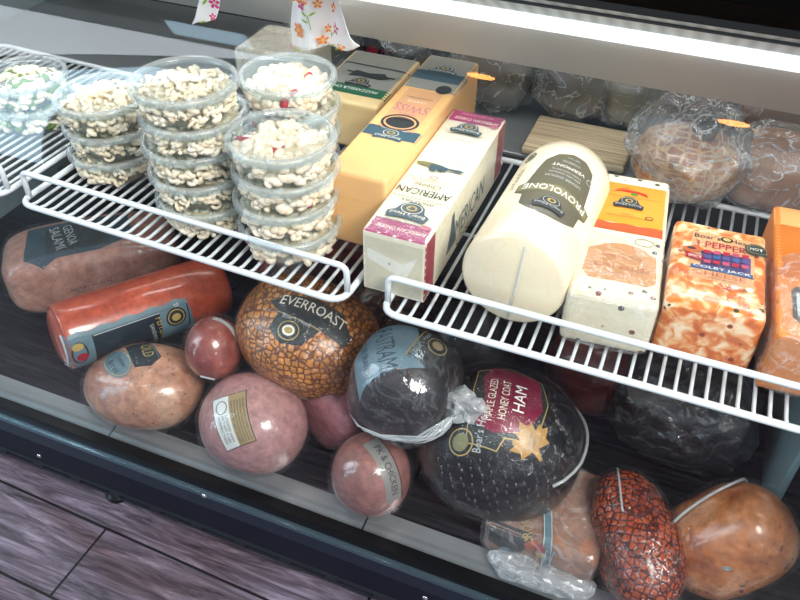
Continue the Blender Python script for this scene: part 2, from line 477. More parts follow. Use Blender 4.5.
# walls of the case
DARKW = plain('case_liner_dark', '#15191b', 0.4, 0.2, 0.5, var=0.3, scale=6)
obj('rear_panel', box_bm(XL, XR, 0.58, 0.60, DECK-0.012, 0.30), DARKW, case, smooth=False)
ENDW = plain('case_end_liner', '#9fb2b8', 0.35, 0.2, 0.5, var=0.15, scale=5)
def endpoly(x0, x1):
    pr = [(0.60, DECK-0.02), (-0.045, DECK-0.02)]+[(y+0.0035, z) for y, z in GP]+[(0.60, GP[-1][1]+0.008)]
    return extrude_profile(pr, x0, x1)
GPC = [(-0.052, -0.298), (-0.072, -0.22), (-0.088, -0.12), (-0.094, -0.02), (-0.090, 0.07), (-0.074, 0.15), (-0.044, 0.215), (0.005, 0.262), (0.070, 0.292)]
def catmull(P, k=6):
    out = []
    for i in range(len(P)-1):
        p0, p1, p2, p3 = P[max(i-1, 0)], P[i], P[i+1], P[min(i+2, len(P)-1)]
        for j in range(k):
            t = j/k
            out.append(tuple(0.5*((2*b_)+(-a_+c_)*t+(2*a_-5*b_+4*c_-d_)*t*t+(-a_+3*b_-3*c_+d_)*t**3) for a_, b_, c_, d_ in zip(p0, p1, p2, p3)))
    out.append(P[-1]); return out
GP = catmull(GPC)
obj('end_panel', endpoly(XL, XL+0.015), ENDW, case, smooth=False)
obj('end_panel', endpoly(XR-0.015, XR), ENDW, case, smooth=False)
# curved front glass (a real 5 mm bent sheet)
m = bpy.data.materials.new('front_glass'); m.use_nodes = True; nt = m.node_tree; nt.nodes.clear()
o_ = nt.nodes.new('ShaderNodeOutputMaterial'); tr = nt.nodes.new('ShaderNodeBsdfTransparent'); tr.inputs[0].default_value = (0.975, 0.99, 0.99, 1)
gl = nt.nodes.new('ShaderNodeBsdfGlossy'); gl.inputs['Roughness'].default_value = 0.015
fr = nt.nodes.new('ShaderNodeLayerWeight'); fr.inputs['Blend'].default_value = 0.5
pw = nt.nodes.new('ShaderNodeMath'); pw.operation = 'POWER'; pw.inputs[1].default_value = 5.0; nt.links.new(fr.outputs['Facing'], pw.inputs[0])
ma = nt.nodes.new('ShaderNodeMath'); ma.operation = 'MULTIPLY_ADD'; ma.inputs[1].default_value = 0.9; ma.inputs[2].default_value = 0.052; nt.links.new(pw.outputs[0], ma.inputs[0])
mx = nt.nodes.new('ShaderNodeMixShader'); nt.links.new(ma.outputs[0], mx.inputs[0]); nt.links.new(tr.outputs[0], mx.inputs[1]); nt.links.new(gl.outputs[0], mx.inputs[2])
nt.links.new(mx.outputs[0], o_.inputs[0]); GLASS = m
fine = catmull(GPC, 10)
bm = extrude_profile(fine, XL, XR, closed=False)
gl_o = obj('curved_glass', bm, GLASS, case)
# black header over the glass, ribbed aluminium strip, light diffuser and shade
def zr(px, py, y): return axp(px, py, 1, y).z
z_a = zr(600, 79, 0.25); z_b = zr(600, 40, 0.20); z_c = zr(600, 26, 0.19); z_d = zr(600, 7, 0.12)
obj('header', extrude_profile([(0.116, z_d), (0.075, 0.297), (0.072, 0.307), (0.40, 0.307), (0.40, z_d+0.02), (0.16, z_d+0.01)], XL, XR), plain('header_matt_black', '#040405', 0.95, 0, 0.05, var=0.1), case, smooth=False)
m, nt, b = nodemat('ribbed_aluminium')
tc = nt.nodes.new('ShaderNodeTexCoord'); wv = nt.nodes.new('ShaderNodeTexWave'); wv.inputs['Scale'].default_value = 22; wv.inputs['Distortion'].default_value = 1.5
nt.links.new(tc.outputs['Object'], wv.inputs['Vector'])
nt.links.new(ramp(nt, wv.outputs['Fac'], [(0.0, '#9db0b6'), (1.0, '#c3d2d6')]), b.inputs['Base Color']); b.inputs['Metallic'].default_value = 0.0; b.inputs['Roughness'].default_value = 0.45
RIB = m
ym = 0.145; zm = z_c+(z_d-z_c)*0.62
obj('header_strip', extrude_profile([(0.192, z_c+0.0005), (0.152, zm-0.001), (0.1205, z_d-0.0015), (0.1205, z_d+0.002), (0.152, zm+0.004), (0.192, z_c+0.006)], XL, XR), RIB, case, smooth=False)
obj('header_groove', tube_bm([(XL, ym, zm+0.001), (XR, ym, zm+0.001)], 0.0016, 8), BLACK, case)
# lamp: housing, bright diffuser, beige shade
lamp = case
obj('light_diffuser', extrude_profile([(0.2, z_b), (0.19, z_c), (0.195, z_c+0.004), (0.206, z_b+0.003)], XL+0.016, XR-0.016), emit('lamp_white', '#f4fbff', 0.85), lamp, smooth=False)
SHADE = plain('shade_beige', '#939594', 0.4, 0.0, 0.5, var=0.06, scale=5)
obj('lamp_shade', extrude_profile([(0.25, z_a), (0.2005, z_b-0.0004), (0.209, z_b+0.004), (0.258, z_a+0.003)], XL+0.016, XR-0.016), SHADE, lamp, smooth=False)
obj('lamp_housing', extrude_profile([(0.26, z_a+0.004), (0.21, z_b+0.005), (0.20, z_c+0.006), (0.20, 0.30), (0.30, 0.30)], XL+0.016, XR-0.016), SHADE, lamp, smooth=False)
# wooden countertop above
m, nt, b = nodemat('orange_wood')
g = noisetex(nt, 8, 6, 0.6, (1, 8, 1))
nt.links.new(ramp(nt, g, [(0.3, '#8a3f14'), (0.6, '#d07a35')]), b.inputs['Base Color']); b.inputs['Roughness'].default_value = 0.35
cpt = obj('countertop', box_bm(XL, XR, 0.085, 0.60, 0.3075, 0.325, 0.003), m, smooth=False)
tag(cpt, 'orange wood countertop on top of the black case header', 'countertop')
t_ = thing('ceiling_panel', 'bluish ceiling light panel mirrored in the upper left of the glass', 'light panel', (-1.28, -0.52, 1.93))
obj('panel_frame', box_bm(-1.46, -1.10, -0.66, -0.38, 1.93, 1.96), plain('panel_white', '#c8cccc', 0.5), t_, smooth=False)
obj('divider_panel', box_bm(0.402, 0.410, 0.135, 0.579, DECK, -0.035, 0.002), plain('divider_teal', '#8fa9ad', 0.35, var=0.12, scale=8), case, smooth=False)
# rear steel ledge continuing the shelf and its dark carrier
STEEL = plain('ledge_steel', '#8d9396', 0.3, 0.55, 0.5, var=0.12, scale=7)
obj('rear_ledge', box_bm(XL+0.016, XR-0.016, 0.335, 0.579, -0.012, -0.003, 0.001), STEEL, case, smooth=False)
obj('shelf_carrier', box_bm(XL+0.016, XR-0.016, 0.312, 0.334, -0.03, -0.005, 0.002), BLACK, case, smooth=False)
for xx in (-0.475, -0.036, 0.375):
    obj('shelf_bracket', box_bm(xx-0.004, xx+0.004, 0.10, 0.579, -0.03, -0.0125, 0.001), BLACK, case, smooth=False)

# ------------------------------------------------------------------ white coated wire shelves
WHITE = plain('white_coating', '#dfe6ea', 0.3, 0, 0.5, coat=0.3, var=0.03)
def rounded(pts, r, k=5, closed=False):
    out = []; n = len(pts)
    for i, p in enumerate(pts):
        p = Vector(p)
        if not closed and i in (0, n-1): out.append(p); continue
        a = Vector(pts[i-1]); c = Vector(pts[(i+1) % n])
        d1 = (a-p); d2 = (c-p); rr = min(r, d1.length*0.45, d2.length*0.45)
        s = p+d1.normalized()*rr; e = p+d2.normalized()*rr
        for j in range(k+1):
            t = j/k; out.append(s*(1-t)**2+p*2*t*(1-t)+e*t*t)
    return out
def wire_shelf(label, xr, y0, yaw, n0, n1):
    """feet i at xr+i*pitch for i in n0..n1"""
    P_ = 0.0127; ca, sa = math.cos(yaw), math.sin(yaw)
    def T(x, y, z): return Vector((xr+x*ca-y*sa, y0+x*sa+y*ca, z))
    xa, xb = n0*P_-0.014, n1*P_+0.014; D_ = 0.31
    t = thing('wire_shelf', label, 'shelf', T((xa+xb)/2, D_/2, -0.004), 'white wire shelves of the display case')
    obj('rim', tube_bm(rounded([T(xa, 0, 0), T(xb, 0, 0), T(xb, D_, 0), T(xa, D_, 0)], 0.018, closed=True), 0.0034, 10, closed=True), WHITE, t)
    bm = bmesh.new()
    for i in range(n0, n1+1):
        tube_bm([T(i*P_, 0.0, 0.0008), T(i*P_, 0.01, -0.002), T(i*P_, D_, -0.002)], 0.0018, 6, bm=bm)
    tube_bm([T(xa, D_*0.5, -0.0054), T(xb, D_*0.5, -0.0054)], 0.0022, 6, bm=bm)
    obj('wire_grid', bm, WHITE, t)
    yf, h = 0.0145, 0.032; xa2, xb2 = xa+0.001, xb-0.001
    obj('guard_rail', tube_bm(rounded([T(xa2, yf, -0.001), T(xa2, yf, h), T(xb2, yf, h), T(xb2, yf, -0.001)], 0.009), 0.0031, 10), WHITE, t)
    return t
wire_shelf('white wire shelf on the right, holding the block cheeses', 0.0, 0.0, 0.0, 0, 28)
wire_shelf('white wire shelf in the middle, holding salad tubs and swiss cheese', -0.0676, -0.0018, -0.0317, -29, 0)
wire_shelf('white wire shelf at the far left behind glare on the glass', -0.492, 0.0115, -0.0317, -22, 0)

# ================================================================== SALAD TUBS
TUB = film('tub_plastic', '#f2f7f8', white=0.05, gloss=0.25, rough=0.1, bstr=0.0)
LID = film('lid_plastic', '#f0f6f8', white=0.07, gloss=0.35, rough=0.06, bscale=9, bstr=0.12)
RIMP = film('rim_plastic', '#eef5f7', white=0.20, gloss=0.5, rough=0.3, bstr=0.0)
def salad_mat(name, stops, sc, dark):
    m, nt, b = nodemat(name)
    n1 = noisetex(nt, sc, 3, 0.4)
    c = ramp(nt, n1, stops)
    v = vorotex(nt, sc*2.2)
    c2 = mixc(nt, ramp(nt, v, [(0.0, '#ffffff'), (0.07, '#ffffff'), (0.09, '#000000')], 'LINEAR'), c, dark)
    nt.links.new(c2, b.inputs['Base Color']); b.inputs['Roughness'].default_value = 0.3
    return m
PASTA = salad_mat('pasta_cream', [(0.3, '#e2cfae'), (0.6, '#f3e8d3')], 60, '#b99a72')
PDARK = plain('pasta_sauce', '#d2bc98', 0.4, var=0.3, scale=70)
CHICK = salad_mat('chicken_salad', [(0.3, '#e6cfae'), (0.6, '#f5e7d2')], 50, '#c8a184')
CDARK = plain('chicken_dressing', '#dcc8a8', 0.4, var=0.35, scale=80)
RED = plain('cranberry_red', '#a8303a', 0.4); HERB = plain('herb_green', '#5f7a3c', 0.5)
GREENS = salad_mat('seafood_salad', [(0.3, '#cfd3a8'), (0.55, '#f0e6d4')], 45, '#8a9a54')
OLIVE = plain('dark_salad', '#5d4a45', 0.4, var=0.5, scale=60)
def curl_bm(bm, c, R0_, r, ang, rotm, seg=6, rs=5):
    pts = [c+rotm @ Vector((R0_*math.cos(a), R0_*math.sin(a), 0)) for a in [ang*k/seg for k in range(seg+1)]]
    tube_bm(pts, r, rs, bm=bm)
def rndrot(rnd):
    return Matrix.Rotation(rnd.uniform(0, 6.28), 3, 'Z') @ Matrix.Rotation(rnd.uniform(-1.2, 1.2), 3, 'X') @ Matrix.Rotation(rnd.uniform(-0.6, 0.6), 3, 'Y')
def salad_meshes(kind, seed):
    """body of the salad with its pieces; local coords, tub bottom at z=0"""
    rnd = random.Random(seed); bm = bmesh.new()
    core = lathe_bm([(0.0, 0.003), (0.0365, 0.003), (0.039, 0.012), (0.0415, 0.020), (0.034, 0.026), (0.0, 0.0295)], (0, 0, 0), 36)
    for v in core.verts: v.co += v.co.normalized()*0.002*noise.noise(v.co*120)
    for f in core.faces: f.material_index = 1
    merge(bm, core)
    if kind == 'pasta':
        for k in range(300):
            a = rnd.uniform(0, 6.28); top = rnd.random() < 0.42
            if top: r = 0.039*math.sqrt(rnd.random()); z = 0.0295-0.006*(r/0.04)**2+rnd.uniform(-0.001, 0.0025)
            else: r = 0.0418; z = rnd.uniform(0.005, 0.023); r -= (0.022-z)*0.16
            curl_bm(bm, Vector((r*math.cos(a), r*math.sin(a), z)), rnd.uniform(0.0038, 0.0056), rnd.uniform(0.0020, 0.0029), rnd.uniform(2.2, 4.2), rndrot(rnd))
    else:
        for k in range(240):
            a = rnd.uniform(0, 6.28); top = rnd.random() < 0.42
            if top: r = 0.037*math.sqrt(rnd.random()); z = 0.028-0.006*(r/0.04)**2+rnd.uniform(-0.002, 0.003)
            else: r = 0.0415; z = rnd.uniform(0.005, 0.022); r -= (0.022-z)*0.16
            s = rnd.uniform(0.003, 0.0062)
            b = blob_bm((r*math.cos(a), r*math.sin(a), z), (s*1.3, s, s*0.75), rndrot(rnd), 2.6, 0.0012, 160, 2, k)
            mi = 0
            if kind == 'chicken' and k % 53 == 0: mi = 2
            if kind == 'greens' and k % 5 == 0: mi = 2
            for f in b.faces: f.material_index = mi
            merge(bm, b)
    for k in range(26):
        a = rnd.uniform(0, 6.28); r = 0.04*math.sqrt(rnd.random())
        b = blob_bm((r*math.cos(a), r*math.sin(a), 0.030-0.006*(r/0.04)**2), (0.0011, 0.0007, 0.0005), rndrot(rnd), 2, 0, 1, 1)
        for f in b.faces: f.material_index = 3
        merge(bm, b)
    return bm
SAL = {}
for kind, mats, sd in (('pasta', [PASTA, PDARK, PASTA, HERB], 3), ('chicken', [CHICK, CDARK, RED, HERB], 5), ('greens', [GREENS, OLIVE, HERB, HERB], 8), ('pasta2', [PASTA, plain('herb_sauce', '#a8936f', 0.4, var=0.4, scale=60), PASTA, HERB], 13)):
    bm = salad_meshes('pasta' if kind == 'pasta2' else kind, sd)
    me = bpy.data.meshes.new('salad'); bm.to_mesh(me); bm.free()
    for mm in mats: me.materials.append(mm)
    for p_ in me.polygons: p_.use_smooth = True
    SAL[kind] = me
cup = lathe_bm([(0.0, 0.0012), (0.034, 0.0012), (0.037, 0.0), (0.0405, 0.003), (0.0465, 0.0285), (0.0505, 0.0285), (0.0505, 0.0298), (0.0458, 0.0298), (0.0395, 0.004), (0.0, 0.0026)], (0, 0, 0), 48)
CUPM = bpy.data.meshes.new('cup'); cup.to_mesh(CUPM); cup.free(); CUPM.materials.append(TUB)
lidb = lathe_bm([(0.0, 0.0296), (0.0445, 0.0296), (0.0462, 0.0325)], (0, 0, 0), 48)
LIDM = bpy.data.meshes.new('lid'); lidb.to_mesh(LIDM); lidb.free(); LIDM.materials.append(LID)
rimb = lathe_bm([(0.0462, 0.0325), (0.0475, 0.0345), (0.0505, 0.0345), (0.0523, 0.0325), (0.0525, 0.0275), (0.0512, 0.0265)], (0, 0, 0), 56)
RIMM = bpy.data.meshes.new('lid_rim'); rimb.to_mesh(RIMM); rimb.free(); RIMM.materials.append(RIMP)
for me in (CUPM, LIDM, RIMM):
    for p_ in me.polygons: p_.use_smooth = True
def tub_proto(kind):
    t = thing('salad_tub', 'x', 'food container', (0, 0, 0))
    link('cup', CUPM, None, t); s = link('salad', SAL[kind], None, t); s['kind'] = 'stuff'
    l = link('lid', LIDM, None, t); link('lid_rim', RIMM, None, l)
    return t
POS = ['lowest', 'second from the bottom', 'third from the bottom', 'fourth from the bottom', 'topmost']
PROTO = {}
def stack(kind, x, y, n, what, grp, jitter, kinds=None):
    rnd = random.Random(int(x*-1000))
    for k in range(n):
        kd = kinds[k] if kinds else kind
        if kd not in PROTO: PROTO[kd] = tub_proto(kd); t = PROTO[kd]
        else: t = copy_tree(PROTO[kd])
        pos = 'topmost' if k == n-1 else POS[k]
        if n == 2: pos = ('lower', 'upper')[k]
        t['label'] = what.replace('%', pos); t['group'] = grp
        jx, jy = jitter[k] if k < len(jitter) else (0, 0)
        t.location = (x+jx, y+jy, 0.0005+0.0312*k)
        t.rotation_euler = (0, 0, rnd.uniform(0, 6.28))
stack('pasta', -0.246, 0.070, 5, '% clear tub in the tall five-tub stack of pasta salad', 'salad tubs in the tall pasta stack',
      [(0.002, 0.0), (0.0, 0.0), (-0.002, 0.001), (0.003, 0.0), (0.0, -0.002)], ['pasta', 'pasta2', 'pasta2', 'pasta', 'pasta'])
stack('chicken', -0.139, 0.0605, 4, '% clear tub of chicken salad in the front stack', 'chicken salad tubs in the front stack',
      [(0.0, 0.0), (-0.002, 0.0), (0.0, 0.001), (-0.001, -0.001)])
stack('chicken', -0.197, 0.178, 4, '% clear tub of creamy salad in the stack behind the others', 'creamy salad tubs in the rear stack', [(0, 0), (0.002, 0), (0.004, -0.002)])
stack('pasta', -0.392, 0.112, 3, '% clear tub in the short stack left of the tall stack', 'pasta salad tubs in the short stack', [(0, 0), (0.002, 0.001)], ['pasta2', 'pasta2', 'pasta'])
stack('greens', -0.558, 0.165, 2, '% clear tub of mixed green salad at the far left', 'tubs at the far left', [(0, 0), (-0.002, 0)], ['greens', 'greens'])

# ================================================================== CHEESES ON THE SHELF
def rotz(a): return Matrix.Rotation(a, 3, 'Z')
class Blk:
    """rounded block: front-left-bottom corner x,y,z; yaw; w across, L deep, h high"""
    def __init__(s, name, label, cat, x, y, yaw, w, L, h, mat, z=0.001, bev=0.004, group=None, part='block', wob=0.0, sub=0):
        s.c = Vector((x, y, z)); s.u = Vector((math.cos(yaw), math.sin(yaw), 0)); s.v = Vector((-math.sin(yaw), math.cos(yaw), 0))
        s.w, s.L, s.h = w, L, h
        s.t = thing(name, label, cat, s.c+s.u*w/2+s.v*L/2, group)
        bm = box_bm(0, w, 0, L, 0, h, bev, 3)
        if wob:
            for _ in range(3):
                es = [e for e in bm.edges if e.calc_length() > 0.015]
                if es: bmesh.ops.subdivide_edges(bm, edges=es, cuts=1, use_grid_fill=True)
            bmesh.ops.triangulate(bm, faces=bm.faces)
            for v_ in bm.verts: v_.co += Vector([noise.noise(v_.co*25+Vector((k*9, 0, 0))) for k in range(3)])*wob
        for v_ in bm.verts: v_.co = s.P(v_.co.x, v_.co.y, v_.co.z)
        s.o = obj(part, bm, mat, s.t, smooth=bool(wob), origin=None)
        s.bvh = bvh_of(s.o)
    def P(s, a, b, c): return s.c+s.u*a+s.v*b+Vector((0, 0, c))
    def top(s, name, a, b, elems, flip=True, **k):
        """frame centred at (a,b) on the top; flip = reads from behind the case"""
        sg = -1 if flip else 1
        return decal(name, s.t, s.bvh, s.P(a, b, s.h), s.u*sg, s.v*sg, elems, **k)
    def front(s, name, a, c, elems, **k):
        return decal(name, s.t, s.bvh, s.P(a, 0, c), s.u, Vector((0, 0, 1)), elems, **k)
    def right(s, name, b, c, elems, **k):
        return decal(name, s.t, s.bvh, s.P(s.w, b, c), s.v, Vector((0, 0, 1)), elems, **k)
def scaled(el, k):
    out = []
    for e in el:
        d_ = e[2]
        if e[0] == 'poly': d_ = [(x*k, y*k) for x, y in d_]
        elif e[0] == 'text': d_ = (d_[0],)+tuple(x*k for x in d_[1:])
        else: d_ = tuple(x*k for x in d_)
        out.append((e[0], e[1], d_)+tuple(e[3:]))
    return out
INK = plain('ink_slate', '#3f5560', 0.45, var=0.05); INKD = plain('ink_dark', '#222a2c', 0.45, var=0.05)
CREAMP = plain('ink_cream', '#efe9d6', 0.5, var=0.03); MAG = plain('ink_magenta', '#a83a6e', 0.4, var=0.05)
CRIM = plain('ink_crimson', '#9c1230', 0.35, var=0.05); GOLD = plain('ink_gold', '#b39a5a', 0.4, var=0.1)
OLIV = plain('ink_olive', '#7d7a52', 0.5, var=0.05); SILV = plain('ink_silver', '#b9c0c0', 0.4, 0.1, var=0.05)
PINKI = plain('ink_pink', '#c4788a', 0.5, var=0.05); WHITEI = plain('ink_white', '#f3f3ee', 0.45, var=0.03)
GREENI = plain('ink_green', '#1e6446', 0.4, var=0.05); TEAL = plain('ink_teal', '#27424e', 0.4, var=0.05)
PAPER = plain('paper_ivory', '#f1e8d0', 0.5, var=0.03)
def crest(cx, cy, s, back=INK, light=CREAMP, head=GOLD, word="Boar's Head"):
    """banner with an oval emblem, width about s"""
    w_ = s/2; e = []
    e.append(('poly', back, [(cx-w_, cy+0.10*s), (cx-w_*0.86, cy+0.02*s), (cx-w_*0.7, cy-0.02*s), (cx-w_*0.55, cy-0.25*s), (cx-w_*0.2, cy-0.40*s), (cx+w_*0.2, cy-0.40*s), (cx+w_*0.55, cy-0.25*s), (cx+w_*0.7, cy-0.02*s), (cx+w_*0.86, cy+0.02*s), (cx+w_, cy+0.10*s), (cx+w_*0.9, cy+0.3*s), (cx+w_*0.4, cy+0.24*s), (cx-w_*0.4, cy+0.24*s), (cx-w_*0.9, cy+0.3*s)]))
    e.append(('ring', light, (cx, cy-0.15*s, 0.25*s, 0.20*s, 0.018*s)))
    e.append(('oval', head, (cx, cy-0.15*s, 0.13*s, 0.11*s)))
    e.append(('poly', back, [(cx-0.09*s, cy-0.12*s), (cx-0.02*s, cy-0.08*s), (cx+0.08*s, cy-0.11*s), (cx+0.03*s, cy-0.17*s), (cx+0.05*s, cy-0.22*s), (cx-0.05*s, cy-0.2*s)]))
    e.append(('text', light, (word, cx, cy+0.13*s, 0.82*s, 0.12*s, -0.012*s)))
    return e
# --- swiss
CH_SW = plain('swiss_cheese', '#edbb7c', 0.35, 0, 0.5, var=0.06, scale=14, sss=0.15)
sw = Blk('swiss_cheese_block', 'long pale yellow swiss cheese block with a slate band and pink lettering', 'cheese', -0.1085, 0.084, 0.0, 0.0640, 0.292, 0.084, CH_SW)
BAND = plain('band_slate', '#3d5a68', 0.4, var=0.06)
SALM = plain('swiss_paper', '#dba778', 0.45, var=0.05)
GREYF = plain('grey_film', '#8f918a', 0.35, var=0.12, scale=30)
el = [('rect', BAND, (-0.0322, -0.012, 0.0322, 0.009)), ('text', WHITEI, ('DELICATESSEN', 0, -0.0095, 0.028, 0.002))]
sw.top('label', 0.032, 0.088, el+crest(0, 0.004, 0.034, BAND))
sw.top('label', 0.032, 0.150, [('rect', SALM, (-0.021, -0.045, 0.021, 0.052)), ('ring', INKD, (0, 0.036, 0.021, 0.018, 0.003)), ('oval', INKD, (0, 0.036, 0.016, 0.012)),
        ('text', PINKI, ('PREMIUM', 0, 0.016, 0.02, 0.0035)), ('text', PINKI, ('SWiSS', 0, 0.002, 0.039, 0.017, 0.002)), ('text', CREAMP, ('CHEESE', 0, -0.014, 0.022, 0.005)), ('text', INKD, ('IMPORTED', 0, -0.023, 0.03, 0.0025))])
sw.top('label', 0.032, 0.240, [('rect', GREYF, (-0.0315, -0.050, 0.0315, 0.042)), ('rect', BAND, (-0.032, -0.006, 0.032, 0.018)), ('oval', INKD, (-0.017, 0.036, 0.009, 0.011))]+crest(0.0, -0.012, 0.036, BAND))
sw.front('label', 0.032, 0.042, [('rect', plain('wrap_shadow', '#e2b57c', 0.3), (-0.026, -0.03, -0.0255, 0.035))])  # thin darker line painting the wrap's shadow, not a printed label
# --- american
CH_AM = plain('american_carton', '#f4ead2', 0.4, 0, 0.5, var=0.025, sss=0.0)
am = Blk('american_cheese_loaf', 'boxed ivory american cheese loaf with magenta ends and slate crest', 'cheese', -0.0432, 0.0256, 0.0, 0.0619, 0.2537, 0.0684, CH_AM, bev=0.0015)
el = [('rect', MAG, (-0.0308, -0.1265, 0.0308, -0.101)), ('rect', CRIM, (-0.0308, -0.1266, 0.0308, -0.121)),
      ('rect', MAG, (-0.0308, 0.102, 0.0308, 0.1265)), ('rect', INKD, (-0.0308, -0.1012, 0.0308, -0.1004))]
# top reads from behind: local +y points to the viewer's front
el = [('rect', PAPER, (-0.0307, -0.1264, 0.0307, 0.1264)), ('rect', MAG, (-0.0308, 0.103, 0.0308, 0.1265)), ('rect', INKD, (-0.0308, 0.1022, 0.0308, 0.103)), ('rect', MAG, (-0.0308, -0.1265, 0.0308, -0.101)),
      ('text', CREAMP, ('AMERICAN CHEESE', -0.002, 0.1145, 0.049, 0.0055)), ('text', CREAMP, ('AMERICAN CHEESE', -0.002, -0.1085, 0.05, 0.0055)), ('text', CREAMP, ('NET WT 5 LBS (2.26kg)', 0, -0.1195, 0.036, 0.0028)),
      ('oval', PINKI, (-0.022, 0.104, 0.0055, 0.0035)), ('oval', PINKI, (-0.024, -0.101, 0.0055, 0.0035)),
      ('text', INKD, ('WHOLE MILK', 0, 0.068, 0.034, 0.0042)), ('rect', OLIV, (-0.027, 0.0625, 0.027, 0.0633)),
      ('text', INKD, ('AMERICAN', 0, 0.051, 0.055, 0.011)), ('text', OLIV, ('Cheese', 0.001, 0.0385, 0.028, 0.008)),
      ('text', INKD, ('PASTEURIZED PROCESS', 0, 0.031, 0.04, 0.0018)), ('rect', OLIV, (-0.028, 0.0270, 0.028, 0.0277)),
      ('ring', PINKI, (0, 0.0225, 0.0048, 0.0032, 0.0014)),
      ('oval', OLIV, (0.014, 0.000, 0.013, 0.0035)), 
      ('poly', INK, [(-0.026, 0.003), (-0.02, 0.0), (-0.008, 0.001), (0.002, -0.002), (0.012, -0.001), (0.012, 0.004), (0.009, 0.012), (0.004, 0.012), (0.002, 0.005), (-0.002, 0.010), (-0.006, 0.009), (-0.008, 0.004), (-0.02, 0.005)]),
      ('rect', OLIV, (-0.028, -0.008, 0.012, -0.0072)), ('text', INKD, ('KEEP REFRIGERATED', 0, -0.058, 0.028, 0.0022))]
el += crest(0, 0.089, 0.042, INK, CREAMP)+crest(0, -0.081, 0.036, INK, CREAMP)
am.top('printed_carton', 0.031, 0.1268, el)
GLOSSW = film('clear_wrap', '#fbfdfd', white=0.03, gloss=0.5, rough=0.05, bscale=22, bstr=0.5, ridge=0.10)
MUTE = plain('end_flap', '#d9cfb6', 0.35, var=0.12, scale=25, bump=0.3)
am.front('end_flap', 0.031, 0.034, [('rect', MUTE, (-0.0285, -0.031, 0.0285, 0.029)), ('poly', plain('flap_white', '#ece6da', 0.25), [(-0.027, 0.004), (0.012, -0.012), (0.024, 0.018), (0.010, 0.006), (-0.026, 0.016)]), ('oval', INKD, (-0.004, 0.003, 0.0008, 0.001))])
am.right('side_print', 0.0125, 0.034, [('rect', CRIM, (-0.0122, -0.0335, 0.0122, 0.0335)), ('text', PINKI, ('American', 0.002, -0.018, 0.018, 0.007))])
am.right('side_print', 0.12, 0.033, [('poly', INK, [(-0.06, -0.02), (-0.05, 0.0), (-0.047, 0.02), (-0.04, 0.022), (-0.036, 0.0), (-0.03, -0.02)]), ('text', INK, ('AMERICAN', 0.005, -0.006, 0.11, 0.024)), ('text', OLIV, ('Cheese', 0.0, -0.024, 0.06, 0.012))])
am.right('side_print', 0.239, 0.034, [('rect', CRIM, (-0.0145, -0.0335, 0.0145, 0.0335))])
bm = box_bm(-0.0439, 0.0193, 0.0249, 0.2799, 0.0008, 0.0701, 0.003, 2)
for v_ in bm.verts: v_.co += Vector([noise.noise(v_.co*60+Vector((k*9, 0, 0))) for k in range(3)])*0.0008
obj('clear_wrap', bm, GLOSSW, am.t, smooth=False)
# --- provolone
CH_PR = plain('provolone_wax', '#f6e8c8', 0.28, 0, 0.5, coat=0.3, var=0.03, scale=12, bump=0.06, bscale=50, sss=0.15)
PR_R, PR_L, PR_Y = 0.0485, 0.188, -0.035
pc = axp(512, 281, 2, PR_R+0.001); pdv = Vector((math.sin(-PR_Y), math.cos(PR_Y), 0))
pt = thing('provolone_log', 'round cream provolone cheese log with a grey-green oval label', 'cheese', (pc.x+pdv.x*0.1, pc.y+0.1, 0.001))
F_ = Matrix((Vector((pdv.y, -pdv.x, 0)), Vector((0, 0, 1)), pdv)).transposed()
bm = lathe_bm([(0, 0), (0.0445, 0.0), (0.0475, 0.002), (PR_R, 0.006), (PR_R, 0.10), (PR_R, PR_L-0.022), (0.045, PR_L-0.006), (0.037, PR_L), (0, PR_L)], (0, 0, 0), 72)
bmesh.ops.recalc_face_normals(bm, faces=bm.faces)
for v_ in bm.verts: v_.co = pc+F_ @ v_.co
po = obj('cheese', bm, CH_PR, pt); pb = bvh_of(po)
LABG = plain('label_greygreen', '#5f5b48', 0.35, var=0.08); LABW = plain('label_greylight', '#8d8a74', 0.4)
ux = Vector((pdv.y, -pdv.x, 0))
lo = pc+pdv*0.110+Vector((0, 0, PR_R))
ang = 0.22   # rolled toward the right
ln = (Vector((0, 0, 1))*math.cos(ang)+ux*math.sin(ang)); lu = -(ux*math.cos(ang)-Vector((0, 0, 1))*math.sin(ang)); lc = pc+pdv*0.094+ln*PR_R
el = [('poly', LABG, [(-0.033, 0.004), (-0.030, -0.03), (-0.026, -0.055), (-0.014, -0.066), (0.002, -0.068), (0.018, -0.062), (0.028, -0.048), (0.031, -0.028), (0.034, 0.004), (0.040, 0.008), (0.040, 0.024), (0.032, 0.029), (0.030, 0.048), (0.020, 0.056), (0.006, 0.060), (-0.010, 0.060), (-0.022, 0.056), (-0.032, 0.047), (-0.033, 0.028), (-0.040, 0.022), (-0.041, 0.006)]),
      ('poly', OLIV, [(-0.039, 0.008), (0, 0.001), (0.039, 0.010), (0.039, 0.0225), (0, 0.016), (-0.039, 0.0205)]),
      ('text', WHITEI, ('PROVOLONE', 0, 0.013, 0.070, 0.0105, -0.002)),
      ('text', SILV, ('LOWER SODIUM', 0, -0.014, 0.04, 0.0045)), ('text', SILV, ('42% LESS SODIUM', 0, -0.022, 0.036, 0.003)), ('text', SILV, ('THAN USDA DATA', 0, -0.028, 0.034, 0.0028)),
      ('text', WHITEI, ('VERMONT', 0, -0.038, 0.038, 0.0055, 0.001)), ('text', SILV, ('CHEESE', 0, -0.047, 0.02, 0.0035)), ('text', SILV, ('NET WT', 0, -0.056, 0.014, 0.0028)),
      ('ring', SILV, (-0.026, -0.034, 0.004, 0.005, 0.0008))]
el += crest(0, 0.041, 0.036, INKD, SILV)
decal('label', pt, pb, lc, lu, -pdv, scaled(el, 0.86), eps=0.0003)
